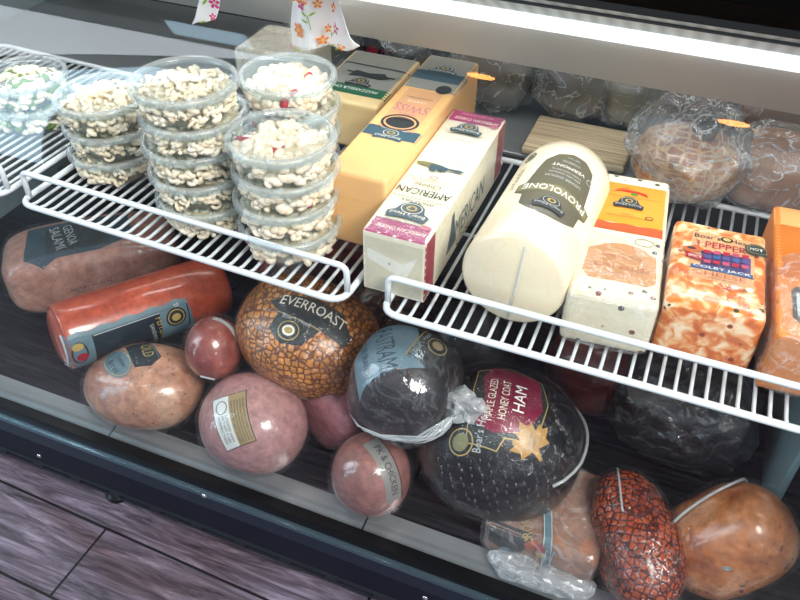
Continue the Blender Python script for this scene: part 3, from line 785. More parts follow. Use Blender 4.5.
an2 = -0.75; ln2 = (Vector((0, 0, 1))*math.cos(an2)+ux*math.sin(an2)); lu2 = -(ux*math.cos(an2)-Vector((0, 0, 1))*math.sin(an2))
decal('side_stamp', pt, pb, pc+pdv*0.150+ln2*PR_R, lu2, -pdv, [('oval', LABG, (0, 0, 0.007, 0.009)), ('ring', SILV, (0, 0, 0.005, 0.0065, 0.001))])
decal('side_stamp', pt, pb, pc+pdv*0.105+ln2*PR_R, -pdv, -lu2, [('text', OLIV, ('VERMONT', 0, 0, 0.045, 0.007))])
bm = tube_bm([pc-pdv*0.0006+Vector((0.008, 0, 0.040)), pc-pdv*0.001+Vector((0.005, 0, 0.0)), pc-pdv*0.0006+Vector((0.0, 0, -0.044))], 0.0012, 6)
obj('wrap_seam', bm, film('seam_film', '#eef3f4', white=0.35, gloss=0.4, bstr=0.4), pt)
bm = lathe_bm([(0, -0.0008), (0.0448, -0.0008), (0.0483, 0.0015), (PR_R+0.0008, 0.006), (PR_R+0.0008, 0.05)], (0, 0, 0), 60)
for v_ in bm.verts: v_.co = pc+F_ @ v_.co
obj('clear_wrap', bm, film('tight_wrap', '#fdfdfd', white=0.02, gloss=0.35, rough=0.07, bscale=30, bstr=0.35, ridge=0.05), pt)
# --- pepper jack
m, nt, b = nodemat('pepper_jack')
base = ramp(nt, noisetex(nt, 10, 3), [(0.3, '#efdfbc'), (0.7, '#f8eed6')])
vd = vorotex(nt, 90); vc = vorotex(nt, 90, out='Color')
spot = ramp(nt, vd, [(0.0, '#ffffff'), (0.22, '#ffffff'), (0.28, '#000000')])
sep = nt.nodes.new('ShaderNodeSeparateColor'); nt.links.new(vc, sep.inputs[0])
sel = ramp(nt, sep.outputs[0], [(0.45, '#000000'), (0.47, '#ffffff')], 'LINEAR')
mul = nt.nodes.new('ShaderNodeMath'); mul.operation = 'MULTIPLY'; nt.links.new(spot, mul.inputs[0]); nt.links.new(sel, mul.inputs[1])
flk = ramp(nt, sep.outputs[1], [(0.0, '#7a3a20'), (0.4, '#4b5a2c'), (0.8, '#3a2d20')], 'CONSTANT')
nt.links.new(mixc(nt, mul.outputs[0], base, flk), b.inputs['Base Color']); b.inputs['Roughness'].default_value = 0.3
CH_PJ = m
pj = Blk('pepper_jack_block', 'white pepper-flecked cheese block with an orange chili pepper label', 'cheese', 0.1475, 0.028, 0.085, 0.0770, 0.205, 0.0575, CH_PJ, bev=0.006)
ORG = plain('label_orange', '#e2962f', 0.35, var=0.08, scale=20); RUST = plain('label_rust', '#b4552a', 0.4, var=0.1)
CHI = plain('chili_red', '#c8321c', 0.35); CHG = plain('chili_green', '#5f8f2e', 0.4)
el = [('rect', ORG, (-0.0382, -0.038, 0.0382, 0.034)),
      ('poly', RUST, [(-0.0382, 0.034), (-0.024, 0.0335), (-0.012, 0.035), (0.0, 0.0335), (0.014, 0.0355), (0.026, 0.0335), (0.0382, 0.035), (0.0382, 0.048), (-0.0382, 0.048)]),
      ('poly', CHI, [(-0.016, -0.024), (-0.008, -0.0265), (0.002, -0.027), (0.012, -0.025), (0.017, -0.020), (0.010, -0.0225), (0.0, -0.0225), (-0.010, -0.0215), (-0.018, -0.018)]),
      ('poly', plain('chili_orange', '#e8641c', 0.35), [(-0.002, -0.029), (0.008, -0.0295), (0.015, -0.025), (0.006, -0.027)]),
      ('oval', CHG, (-0.004, -0.0195, 0.0035, 0.003)), ('poly', CHG, [(0.0, -0.031), (0.006, -0.0325), (0.003, -0.030)]),
      ('text', INKD, ('MONTEREY JACK CHEESE WITH JALAPENO', 0, -0.0135, 0.058, 0.0022)),
      ('text', INKD, ('CHEESE', 0, 0.0185, 0.012, 0.002)), ('text', INKD, ('ALL NATURAL PASTEURIZED', 0, 0.0225, 0.038, 0.0022)), ('ring', INKD, (-0.021, 0.020, 0.004, 0.0032, 0.001))]
el += crest(0, -0.0005, 0.030, INKD, SILV)
# flipped frame: local +y faces the viewer
pj.top('label', 0.0385, 0.148, el)
ORT = plain('ink_tan', '#cf9154', 0.45, var=0.15, scale=40)
pj.top('rear_label', 0.040, 0.052, [('poly', ORT, [(-0.03, -0.016), (-0.016, -0.027), (0.0, -0.030), (0.014, -0.027), (0.03, -0.016), (0.032, 0.02), (0.026, 0.028), (-0.026, 0.028), (-0.032, 0.02)]), ('text', RUST, ('PEPPER JACK', 0, 0.006, 0.05, 0.008)), ('text', RUST, ("Boar's Head", 0, -0.008, 0.036, 0.006)), ('ring', OLIV, (-0.018, -0.036, 0.009, 0.006, 0.001)), ('text', RUST, ('CHEESE', 0, 0.017, 0.022, 0.004))])
def crumple(t, c, rad, mat, rot=None, p=2.6, amp=0.004, freq=28, sub=4, seed=1, name='plastic_wrap', flat=None, sharp=True):
    b = bmesh.new(); bmesh.ops.create_icosphere(b, subdivisions=sub, radius=1.0); rot = rot or Matrix.Identity(3); off = Vector((seed*5.1, seed*2.3, 0))
    for v_ in b.verts:
        n = v_.co.normalized(); s = (abs(n.x)**p+abs(n.y)**p+abs(n.z)**p)**(-1.0/p)
        q = n*s; q = Vector((q.x*rad[0], q.y*rad[1], q.z*rad[2]))
        r_ = 1-abs(noise.noise(q*freq+off))*2.0
        q += n*amp*(r_*r_ + 0.6*noise.noise(q*freq*2.7+off))
        co = Vector(c)+rot @ q
        if flat is not None and co.z < flat: co.z = flat
        v_.co = co
    o = obj(name, b, mat, t, smooth=not sharp)
    return o
CLING = film('cling_film', '#f6f8f8', white=0.05, gloss=0.9, rough=0.05, bscale=26, bstr=0.8, ridge=0.22)
CLING2 = film('heavy_cling_film', '#e9eef0', white=0.16, gloss=1.2, rough=0.06, bscale=30, bstr=0.9, ridge=0.35)
cc = pj.P(0.0385, 0.048, 0.029)
crumple(pj.t, cc, (0.0395, 0.053, 0.0300), CLING, rotz(0.085), 9, 0.0018, 40, 5, 3)
# --- three pepper colby jack
m, nt, b = nodemat('colby_jack')
base = ramp(nt, noisetex(nt, 75, 2, 0.5), [(0.36, '#c9611f'), (0.46, '#dd7d36'), (0.54, '#efb27a'), (0.64, '#f7dcb8')])
vd = vorotex(nt, 95); vc = vorotex(nt, 95, out='Color')
sep = nt.nodes.new('ShaderNodeSeparateColor'); nt.links.new(vc, sep.inputs[0])
spot = ramp(nt, vd, [(0.0, '#ffffff'), (0.2, '#ffffff'), (0.26, '#000000')])
sel = ramp(nt, sep.outputs[0], [(0.62, '#000000'), (0.64, '#ffffff')])
mul = nt.nodes.new('ShaderNodeMath'); mul.operation = 'MULTIPLY'; nt.links.new(spot, mul.inputs[0]); nt.links.new(sel, mul.inputs[1])
flk = ramp(nt, sep.outputs[1], [(0.0, '#8f2c12'), (0.5, '#3c3a1a'), (0.75, '#a84818')], 'CONSTANT')
nt.links.new(mixc(nt, mul.outputs[0], base, flk), b.inputs['Base Color']); b.inputs['Roughness'].default_value = 0.28
b.inputs['Coat Weight'].default_value = 0.3
CH_3P = m
tp = Blk('colby_jack_block', 'marbled orange colby jack cheese cube with black pepper flecks', 'cheese', 0.2265, 0.0405, 0.055, 0.0815, 0.124, 0.064, CH_3P, bev=0.006, wob=0.0015)
PURP = plain('ink_purple', '#4a3f78', 0.45, var=0.1); PSCR = plain('label_patch', '#d79d6a', 0.45, var=0.15); BLUEI = plain('ink_blue', '#2c4f86', 0.45)
MAGE = plain('ink_raspberry', '#a03a58', 0.45)
el = [('rect', PSCR, (-0.027, -0.034, 0.027, 0.036)), ('rect', PURP, (-0.018, -0.0150, 0.024, 0.0085)), ('rect', BLUEI, (-0.026, -0.0205, 0.026, -0.0150)), ('rect', INKD, (-0.027, -0.0210, 0.027, -0.0202)),
      ('text', INKD, ("Boar's   Head", 0, 0.030, 0.050, 0.0065)), ('oval', INKD, (0.003, 0.030, 0.0055, 0.004)), ('oval', GOLD, (0.003, 0.030, 0.0035, 0.0026)), ('text', CRIM, ('3 PEPPER', -0.002, 0.0175, 0.044, 0.0095)),
      ('text', CREAMP, ('COLBY JACK', 0, -0.0178, 0.048, 0.0042)), ('text', RUST, ('CHEESE', -0.002, -0.0265, 0.044, 0.0058)), ('text', INKD, ('PASTEURIZED', 0, -0.0325, 0.026, 0.0018)),
      ('poly', CRIM, [(-0.031, 0.000), (-0.016, -0.002), (-0.017, -0.010), (-0.031, -0.008)]), ('text', CREAMP, ('SPICY', -0.0235, -0.005, 0.012, 0.0038)),
      ('poly', RUST, [(-0.036, 0.006), (-0.022, 0.013), (-0.015, 0.006), (-0.030, -0.001)]), ('oval', INKD, (-0.027, 0.0065, 0.004, 0.002)),
      ('oval', INKD, (0.028, 0.0215, 0.0095, 0.0085)), ('ring', OLIV, (0.028, 0.0215, 0.0082, 0.0072, 0.0008)), ('text', CREAMP, ('HOT', 0.028, 0.0215, 0.0105, 0.0038))]
for i in range(5):
    for j in range(3):
        el.append(('rect', (MAGE, BLUEI, CRIM, PURP)[(i*2+j*3) % 4], (-0.016+i*0.0078, -0.0135+j*0.0072, -0.010+i*0.0078, -0.0085+j*0.0072)))
el += [('oval', SILV, (0.010, -0.0435, 0.0035, 0.003)), ('oval', SILV, (0.022, -0.0425, 0.0035, 0.003))]
tp.top('label', 0.043, 0.072, el, flip=False)
bm = box_bm(-0.0007, 0.0822, -0.0007, 0.1247, 0.0004, 0.0647, 0.0055, 3)
for v_ in bm.verts: v_.co = tp.P(*v_.co)
crumple(tp.t, tp.P(0.0407, 0.062, 0.032), (0.0425, 0.0635, 0.0330), film('taut_wrap', '#fdfdfd', white=0.015, gloss=0.5, rough=0.05, bscale=24, bstr=0.4, ridge=0.05), rotz(0.055), 9, 0.0010, 30, 5, 4); bm.free()
# --- orange cheddar on the right
CH_CH = plain('orange_cheddar', '#dc8438', 0.32, 0, 0.5, var=0.08, scale=15, coat=0.2)
cd = Blk('cheddar_block', 'orange cheddar block wrapped in film with a dark label, right of the marbled cube', 'cheese', 0.3155, 0.034, 0.055, 0.0850, 0.196, 0.062, CH_CH, bev=0.004)
CHL = plain('cheddar_light', '#eba766', 0.35); CHB = plain('cheddar_film', '#c06a22', 0.3, var=0.15, scale=30)
cd.top('label', 0.0425, 0.142, [('rect', CHL, (-0.0415, -0.052, 0.0415, -0.020)), ('rect', CHB, (-0.0415, -0.020, 0.0415, 0.062))])
BRN = plain('label_brown', '#40332d', 0.35, var=0.2, scale=60)
cd.top('price_label', 0.050, 0.042, [('poly', BRN, [(-0.035, -0.026), (0.034, -0.026), (0.038, -0.02), (0.038, 0.016), (0.034, 0.022), (-0.035, 0.022)]), ('rect', SILV, (0.026, -0.018, 0.034, 0.014)), ('text', SILV, ('CHEDDAR', -0.002, 0.0, 0.04, 0.008))])
crumple(cd.t, cd.P(0.0425, 0.060, 0.031), (0.0437, 0.066, 0.0322), CLING, rotz(0.055), 9, 0.0016, 36, 5, 6)
# --- cheeses behind the tubs
CH_GR = plain('pale_yellow_cheese', '#e9d09a', 0.35, var=0.05, sss=0.1)
grn = Blk('yellow_cheese_block', 'pale yellow cheese block with grey film and a green band, behind the tub stacks', 'cheese', -0.222, 0.262, 0.0, 0.092, 0.140, 0.060, CH_GR, bev=0.004)
el = [('rect', GREYF, (-0.0455, -0.068, 0.0455, 0.028)), ('rect', GREENI, (-0.0455, 0.028, 0.0455, 0.050)), ('text', WHITEI, ('MOZZARELLA CHEESE', 0.004, 0.037, 0.07, 0.0065)), ('rect', INKD, (-0.036, -0.008, 0.028, -0.004)), ('poly', INKD, [(-0.03, -0.002), (-0.02, 0.004), (0.006, 0.003), (0.022, 0.006), (0.018, -0.012), (0, -0.009), (-0.02, -0.014)]), ('rect', INKD, (-0.0455, -0.030, 0.0455, -0.0275))]
el += crest(0.0, 0.020, 0.034, INKD, SILV)
grn.top('label', 0.046, 0.070, el)
wh = Blk('white_cheese_block', 'white cheese block in blue-lit film at the back, behind the tall tub stack', 'cheese', -0.375, 0.345, 0.0, 0.10, 0.095, 0.060, plain('white_cheese', '#efe8d6', 0.3, var=0.04), bev=0.006, z=-0.002)
crumple(wh.t, wh.P(0.05, 0.048, 0.031), (0.0525, 0.050, 0.0315), CLING, None, 9, 0.0016, 36, 4, 7)
dk = Blk('dark_salami_pack', 'small black and red wrapped salami pack behind the tubs', 'deli meat', -0.245, 0.475, 0.15, 0.075, 0.045, 0.055, plain('black_film', '#1a1014', 0.25, var=0.3), bev=0.008, z=-0.002)
dk.front('label', 0.0375, 0.03, [('poly', CRIM, [(-0.034, 0.0), (-0.024, 0.008), (-0.014, 0.002), (-0.02, -0.008)]), ('text', MAG, ('PEPPERONI', 0.008, 0.0, 0.036, 0.007))])

# ================================================================== THINGS ON THE REAR LEDGE
LZ = -0.0025
WOODB = plain('tray_board', '#b3a185', 0.5, var=0.1)
m, nt, b = nodemat('lined_board')
g = noisetex(nt, 10, 4, 0.1, (1, 30, 1))
nt.links.new(ramp(nt, g, [(0.35, '#9c8b70'), (0.5, '#c2b08f'), (0.65, '#d6c7a8')]), b.inputs['Base Color']); b.inputs['Roughness'].default_value = 0.5
bp_ = axp(582, 141, 2, 0.006)
t = thing('cheese_board', 'flat beige wooden board with fine lines on the rear ledge, behind the provolone log', 'board', (bp_.x, bp_.y, LZ))
obj('board', box_bm(bp_.x-0.065, bp_.x+0.06, bp_.y-0.045, bp_.y+0.045, LZ, LZ+0.010, 0.003), m, t)
NETT = None
def net_material(name, skin, deep, cord, sc, spots=None, rough=0.3, stretch=(1, 1, 1)):
    m, nt, b = nodemat(name)
    base = ramp(nt, noisetex(nt, 18, 5, 0.4), [(0.28, deep), (0.5, skin), (0.75, skin)])
    e = vorotex(nt, sc, 'DISTANCE_TO_EDGE', stretch=stretch, rnd=0.55)
    c = mixc(nt, ramp(nt, e, [(0.0, '#ffffff'), (0.07, '#ffffff'), (0.15, '#000000')]), base, cord)
    if spots:
        v = vorotex(nt, 150); c = mixc(nt, ramp(nt, v, [(0.0, '#ffffff'), (0.14, '#ffffff'), (0.2, '#000000')]), c, spots)
    c = grain(nt, c, 60, 0.45, 1.15)
    nt.links.new(c, b.inputs['Base Color']); b.inputs['Roughness'].default_value = rough
    b.inputs['Coat Weight'].default_value = 0.5; b.inputs['Coat Roughness'].default_value = 0.15
    addbump(nt, b, e, 0.7, 0.004); return m
# netted golden roll with plastic tuft
bc = axp(687, 158, 2, 0.040)
t = thing('wrapped_netted_ham', 'golden netted ham in crumpled plastic film with a knotted top, on the rear ledge', 'deli meat', (bc.x, bc.y, LZ))
obj('meat', blob_bm((bc.x, bc.y, 0.036), (0.058, 0.05, 0.038), None, 2.3, 0.002, 20, 5, 4, flat=LZ), net_material('golden_net', '#d98a4a', '#9a4d20', '#f0c08a', 70, stretch=(1, 1, 2.2)), t)
obj('knot', blob_bm((bc.x+0.012, bc.y-0.010, 0.083), (0.014, 0.012, 0.014), None, 2, 0.004, 60, 3, 5), BLACK, t)
crumple(t, (bc.x, bc.y, 0.05), (0.062, 0.054, 0.052), CLING2, None, 2.2, 0.010, 22, 5, 8, flat=LZ)
bc = axp(776, 168, 2, 0.036)
t = thing('wrapped_roast_loaf', 'tan roast loaf in clear film on the rear ledge at the right edge', 'deli meat', (bc.x, bc.y, LZ))
TAN = plain('roast_tan', '#b87a4c', 0.4, var=0.22, scale=22, coat=0.3)
obj('meat', blob_bm((bc.x+0.01, bc.y, 0.034), (0.062, 0.05, 0.036), None, 3.4, 0.003, 16, 5, 5, flat=LZ), TAN, t)
crumple(t, (bc.x+0.01, bc.y, 0.036), (0.066, 0.053, 0.040), CLING2, None, 3.2, 0.006, 22, 5, 9, flat=LZ)
bc = axp(770, 142, 1, 0.49)
t = thing('wrapped_bread_loaf', 'orange brown loaf in clear film behind the tan roast loaf', 'bread', (bc.x, bc.y, LZ))
obj('loaf', blob_bm((bc.x+0.025, 0.50, 0.048), (0.075, 0.045, 0.052), None, 3, 0.002, 12, 4, 6, flat=LZ), plain('crust_orange', '#b0703c', 0.5, var=0.15, scale=12), t)
crumple(t, (bc.x+0.025, 0.50, 0.052), (0.080, 0.049, 0.057), CLING2, None, 3, 0.007, 20, 5, 12, flat=LZ)
def rear_pack(name, label, cat, px, y, hw, hh, colr, seed, p=3.2, dep=0.04, amp=0.009):
    c = axp(px[0], px[1], 1, y)
    cz = hh+LZ
    t = thing(name, label, cat, (c.x, y, LZ))
    obj('contents', blob_bm((c.x, y, cz), (hw*0.88, dep*0.85, hh*0.9), None, p, 0.003, 16, 4, seed, flat=LZ), colr, t)
    crumple(t, (c.x, y, cz), (hw, dep, hh), CLING2, None, p, amp, 18, 5, seed, flat=LZ)
rear_pack('wrapped_smoked_cheese', 'grey brown block in crumpled film at the back, directly behind the boxed loaf', 'cheese', (494, 92), 0.462, 0.050, 0.046, plain('smoked_brown', '#6d6252', 0.4, var=0.2), 21, 5)
rear_pack('wrapped_dark_meat', 'dark meat in heavily crumpled clear plastic behind the beige board', 'deli meat', (572, 105), 0.466, 0.046, 0.050, plain('dark_olive', '#23261f', 0.4, var=0.3), 22)
rear_pack('wrapped_pale_cheese', 'pale olive cheese bundle in crumpled plastic, between the beige board and the knotted ham', 'cheese', (630, 112), 0.472, 0.040, 0.052, plain('pale_olive', '#8b8a72', 0.4, var=0.15), 23)
rear_pack('wrapped_black_roast', 'blackish roast bundle in crumpled plastic behind the knotted ham', 'deli meat', (700, 118), 0.512, 0.040, 0.055, plain('black_roast', '#1e1c1a', 0.4, var=0.3), 24)
rear_pack('wrapped_black_meat', 'black wrapped meat at the back, behind the far end of the swiss cheese', 'deli meat', (415, 50), 0.512, 0.045, 0.052, plain('black_meat', '#1b1e20', 0.4, var=0.3), 25)
bx = axp(318, 62, 1, 0.47)
rear_pack('wrapped_dark_bundle', 'black plastic-wrapped bundle at the back, under the floral cloth', 'deli meat', (330, 60), 0.500, 0.055, 0.050, plain('black_bundle', '#20211f', 0.35, var=0.3), 26)
# black tray under the knotted ham
tc_ = axp(690, 208, 2, 0.0)

# ================================================================== FLORAL CLOTHS
CLOTH = plain('white_cotton', '#f4f1f2', 0.8, var=0.03)
FM = plain('petal_magenta', '#d8268a', 0.7); FO = plain('petal_orange', '#f08a34', 0.7); FG = plain('leaf_lime', '#8cb43c', 0.7); FY = plain('petal_yellow', '#f6d040', 0.7)
def flower(cx, cy, s, colr, n=5, a0=0.0):
    e = []
    for k in range(n):
        a = a0+2*math.pi*k/n; px, py = cx+s*0.6*math.cos(a), cy+s*0.6*math.sin(a); pts = []
        for j in range(8):
            t_ = j*math.pi/4; u, v_ = s*0.42*math.cos(t_), s*0.28*math.sin(t_)
            pts.append((px+u*math.cos(a)-v_*math.sin(a), py+u*math.sin(a)+v_*math.cos(a)))
        e.append(('poly', colr, pts))
    e.append(('oval', FY, (cx, cy, s*0.2, s*0.2))); return e
def leaf(cx, cy, s, a):
    pts = [(0, 0), (0.3, 0.16), (0.65, 0.16), (1, 0), (0.65, -0.12), (0.3, -0.12)]
    return [('poly', FG, [(cx+s*(x*math.cos(a)-y*math.sin(a)), cy+s*(x*math.sin(a)+y*math.cos(a))) for x, y in pts])]
def stem(x0, y0, x1, y1, wd=0.0007):
    dx, dy = x1-x0, y1-y0; L_ = math.hypot(dx, dy); nx_, ny_ = -dy/L_*wd/2, dx/L_*wd/2
    return [('poly', FG, [(x0+nx_, y0+ny_), (x1+nx_, y1+ny_), (x1-nx_, y1-ny_), (x0-nx_, y0-ny_)])]
def cloth(label, outline_px, y, fold, elems_px, amp=0.006):
    """a hanging cloth whose outline was measured in the photo; waves front to back"""
    ps = [axp(px, py, 1, y) for px, py in outline_px]
    c = sum(ps, Vector())/len(ps)
    b = bmesh.new(); b.faces.new([b.verts.new(p) for p in ps]); bmesh.ops.triangulate(b, faces=b.faces)
    for it in range(6):
        le = [e for e in b.edges if e.calc_length() > 0.004]
        if not le: break
        bmesh.ops.subdivide_edges(b, edges=le, cuts=1); bmesh.ops.triangulate(b, faces=b.faces)
    for v_ in b.verts: v_.co.y += amp*math.sin((v_.co.x-c.x)*fold)+0.3*amp*noise.noise(v_.co*60)
    t = thing('floral_cloth', label, 'cloth', (c.x, y, min(p.z for p in ps)), 'floral cloths hanging from the lamp')
    r_ = bmesh.ops.extrude_face_region(b, geom=list(b.faces))
    for g_ in r_['geom']:
        if isinstance(g_, bmesh.types.BMVert): g_.co.y += 0.0008
    bmesh.ops.recalc_face_normals(b, faces=b.faces)
    o = obj('fabric', b, CLOTH, t); bv = bvh_of(o)
    els = []
    def q(px, py):
        p = axp(px, py, 1, y); return p.x-c.x, p.z-c.z
    for e in elems_px:
        x_, z_ = q(e[1], e[2])
        if e[0] == 'f': els += flower(x_, z_, e[3], e[4], e[5] if len(e) > 5 else 5, 0.3)
        elif e[0] == 'l': els += leaf(x_, z_, e[3], e[4])
        elif e[0] == 's':
            x2, z2 = q(e[3], e[4]); els += stem(x_, z_, x2, z2)
    els = [(e[0], e[1], e[2]) for e in els]
    decal('floral_print', t, bv, c, Vector((1, 0, 0)), Vector((0, 0, 1)), els, eps=0.0003, maxe=0.004)
cloth('white floral cloth with a scalloped hem hanging below the lamp, the larger one',
      [(291, -14), (289, 10), (288, 30), (289, 48), (296, 51), (305, 49), (317, 45), (321, 38), (327, 46), (336, 51), (346, 51), (356, 47), (362, 44), (352, 36), (344, 22), (336, 4), (331, -14)],
      0.158, 130, [('f', 302, 3, 0.0062, FM), ('f', 300, 30, 0.0075, FO, 6), ('s', 311, 12, 314, 27), ('l', 312, 13, 0.007, 0.6), ('l', 311, 14, 0.007, 2.4), ('l', 312, 20, 0.007, 2.7),
                   ('f', 318, 2, 0.0042, FO), ('f', 322, 38, 0.005, FO), ('f', 334, 8, 0.005, FO), ('l', 300, 44, 0.010, -0.4), ('l', 303, 49, 0.008, 0.2), ('f', 293, 47, 0.004, FM), ('f', 341, 28, 0.0058, FM),
                   ('s', 341, 30, 330, 36), ('l', 333, 33, 0.006, 2.2), ('f', 326, 25, 0.004, FO), ('f', 352, 43, 0.004, FO), ('l', 338, 46, 0.007, 0.4), ('l', 346, 48, 0.005, 0.6), ('f', 330, -8, 0.005, FM), ('f', 308, -9, 0.006, FO)])
cloth('small corner of white floral cloth at the top left edge of the lamp',
      [(201, -18), (200, 0), (197, 16), (193, 24), (200, 21), (206, 22), (214, 20), (217, 8), (221, -18)],
      0.158, 130, [('f', 213, 4, 0.006, FM), ('l', 203, 4, 0.009, 0.8), ('l', 205, -4, 0.008, 0.4), ('f', 212, 17, 0.004, FM), ('l', 202, 21, 0.006, 0.3), ('f', 203, -10, 0.005, FO)], 0.003)

# ================================================================== MEATS ON THE DECK
WRAPM = film('meat_wrap', '#fcfdfd', white=0.004, gloss=0.45, rough=0.06, bscale=34, bstr=1.0, ridge=0.05)
def speck(name, c1, c2, c3, sc=14, spots=None, ss=150, rough=0.3, coat=0.5, thr=0.14, bump=0.2):
    m, nt, b = nodemat(name)
    n_ = noisetex(nt, sc, 6, 0.7)
    c = ramp(nt, n_, [(0.30, c1), (0.5, c2), (0.68, c3)])
    if spots:
        v = vorotex(nt, ss); n3 = noisetex(nt, sc*0.8, 2)
        a_ = nt.nodes.new('ShaderNodeMath'); a_.operation = 'MULTIPLY'
        nt.links.new(ramp(nt, v, [(0.0, '#ffffff'), (thr, '#ffffff'), (thr+0.08, '#000000')]), a_.inputs[0])
        nt.links.new(ramp(nt, n3, [(0.42, '#000000'), (0.55, '#ffffff')]), a_.inputs[1])
        c = mixc(nt, a_.outputs[0], c, spots)
    c = grain(nt, c)
    nt.links.new(c, b.inputs['Base Color']); b.inputs['Roughness'].default_value = rough
    b.inputs['Coat Weight'].default_value = coat; b.inputs['Coat Roughness'].default_value = 0.1
    if bump: addbump(nt, b, n_, bump, 0.004)
    return m
def meat(name, label, cat, c, rad, mat, axis=None, up=(0, 0, 1), p=2.2, amp=0.002, freq=14, seed=0, flat=DECK+0.0005, sub=5, taper=0.0, part='meat', wrap=None, wamp=0.0015, group=None):
    rot = frame(axis, up) if axis is not None else None
    t = thing(name, label, cat, (c[0], c[1], max(flat if flat else -9, c[2]-rad[2])), group)
    o = obj(part, blob_bm(c, rad, rot, p, amp, freq, sub, seed, flat, taper), mat, t)
    if wrap is not None:
        b = blob_bm(c, tuple(r+0.0016+wamp for r in rad), rot, p, amp, freq, 5, seed, flat+0.0002 if flat else None, taper)
        off = Vector((seed*3.1+7, 0, 0))
        for v_ in b.verts:
            n = (v_.co-Vector(c)).normalized(); r_ = 1-abs(noise.noise(v_.co*45+off))*2
            v_.co += n*wamp*r_*r_
            if flat and v_.co.z < flat+0.0002: v_.co.z = flat+0.0002
        obj('plastic_wrap', b, wrap, t)
    return t, o, bvh_of(o)
def lab(t, bv, c, q, elems, **k):
    h, u, v_, n = surf_frame(bv, c[0], c[1], q[0], q[1])
    nm = k.pop('name', 'label')
    if nm not in ('label', 'date_stamp', 'brand_label'): k.setdefault('eps', 0.0012)
    return decal(nm, t, bv, h, u, v_, elems, **k)
PX = lambda px, py, z: axp(px, py, 2, z)
# --- smoked loaf with dark salami label, far left
a_, b_ = PX(20, 272, -0.245), PX(165, 248, -0.245)
PINKM = speck('smoked_pink', '#a06f62', '#bf8b7a', '#d8ab9a', 10, coat=0.7)
ax_ = b_-a_; mid = (a_+b_)/2
t, o, bv = meat('salami_loaf', 'pinkish smoked salami loaf with a dark label, upper left of the lower deck', 'deli meat', (mid.x, mid.y, -0.247), (ax_.length/2+0.02, 0.060, 0.052), PINKM, ax_, p=4.2, amp=0.002, freq=10, seed=2, wrap=WRAPM)
lab(t, bv, (78, 240), (140, 228), [('poly', TEAL, [(-0.075, -0.024), (-0.05, -0.040), (-0.03, -0.030), (0.03, -0.028), (0.062, -0.016), (0.075, 0.01), (0.07, 0.05), (-0.07, 0.05)]), ('rect', INKD, (-0.045, -0.02, 0.045, 0.04))])
lab(t, bv, (62, 238), (80, 285), [('text', SILV, ('GENOA', 0.0, 0.012, 0.05, 0.013)), ('text', SILV, ('SALAMI', 0.0, -0.006, 0.055, 0.014))], name='label_text')
lab(t, bv, (92, 285), (130, 275), [('text', plain('stamp_purple', '#4b2f4a', 0.6), ('BEST BY JUL 31 20', 0, 0, 0.058, 0.0045))], name='date_stamp')
# --- pepperoni log
a_, b_ = PX(56, 339, -0.194), PX(222, 284, -0.212)
PEP = speck('pepperoni_casing', '#a84a34', '#c2563c', '#dc7050', 8, coat=0.8, bump=0.08)
ax_ = (b_-a_).normalized(); L_ = (b_-a_).length
t = thing('pepperoni_log', 'orange-red pepperoni log with a long dark label, lying across the left of the deck', 'deli meat', ((a_.x+b_.x)/2, (a_.y+b_.y)/2, DECK))
rr = 0.0435
prof = [(0, -0.004), (0.025, -0.002), (0.038, 0.004), (rr, 0.016), (rr, L_*0.5), (rr*0.99, L_-0.02), (0.032, L_), (0, L_+0.006)]
F_ = Matrix((ax_.cross(Vector((0, 0, 1))).normalized(), ax_.cross(ax_.cross(Vector((0, 0, 1)))).normalized()*-1, ax_)).transposed()
pf = catmull(prof, 4)
bm = lathe_bm([(max(r_, 0), z_) for r_, z_ in pf], (0, 0, 0), 48)
for v_ in bm.verts: v_.co = a_+F_ @ v_.co
bmesh.ops.recalc_face_normals(bm, faces=bm.faces)
o = obj('casing', bm, PEP, t); bv = bvh_of(o)
NAVL = plain('label_navy', '#16262f', 0.3, var=0.15, scale=30); BORD = plain('label_border', '#5f7a85', 0.35, var=0.2, scale=80)
sc_ = []
for k in range(11): sc_.append((-0.085+k*0.0155, 0.019+0.003*(k % 2)))
lab(t, bv, (137, 330), (217, 302), [('poly', BORD, sc_+[(0.080, -0.045), (-0.076, -0.045), (-0.086, -0.02)]), ('rect', NAVL, (-0.054, -0.045, 0.070, 0.013)), ('ring', INKD, (-0.072, -0.006, 0.010, 0.016, 0.002)), ('oval', CRIM, (-0.070, -0.012, 0.007, 0.006)), ('oval', GOLD, (-0.073, 0.004, 0.007, 0.005)), ('rect', SILV, (-0.0865, -0.036, -0.0845, 0.02)),
    ('rect', SILV, (-0.052, 0.0115, 0.068, 0.0125)), ('poly', BORD, [(0.032, -0.045), (0.068, -0.045), (0.068, 0.013), (0.032, 0.013)]), ('oval', INKD, (0.052, 0.000, 0.0135, 0.013)), ('ring', GOLD, (0.052, 0.0, 0.011, 0.0105, 0.0012)), ('oval', GOLD, (0.052, 0.0, 0.006, 0.005))])
lab(t, bv, (157, 326), (172, 368), [('text', GOLD, ('PEPPERONI', 0.012, 0.006, 0.046, 0.010)), ('text', SILV, ('SANDWICH', 0.010, -0.006, 0.034, 0.005))], name='label_text')
lab(t, bv, (181, 318), (192, 352), [('text', SILV, ("Boar's Head", 0.0, 0.0, 0.042, 0.007))], name='label_text')
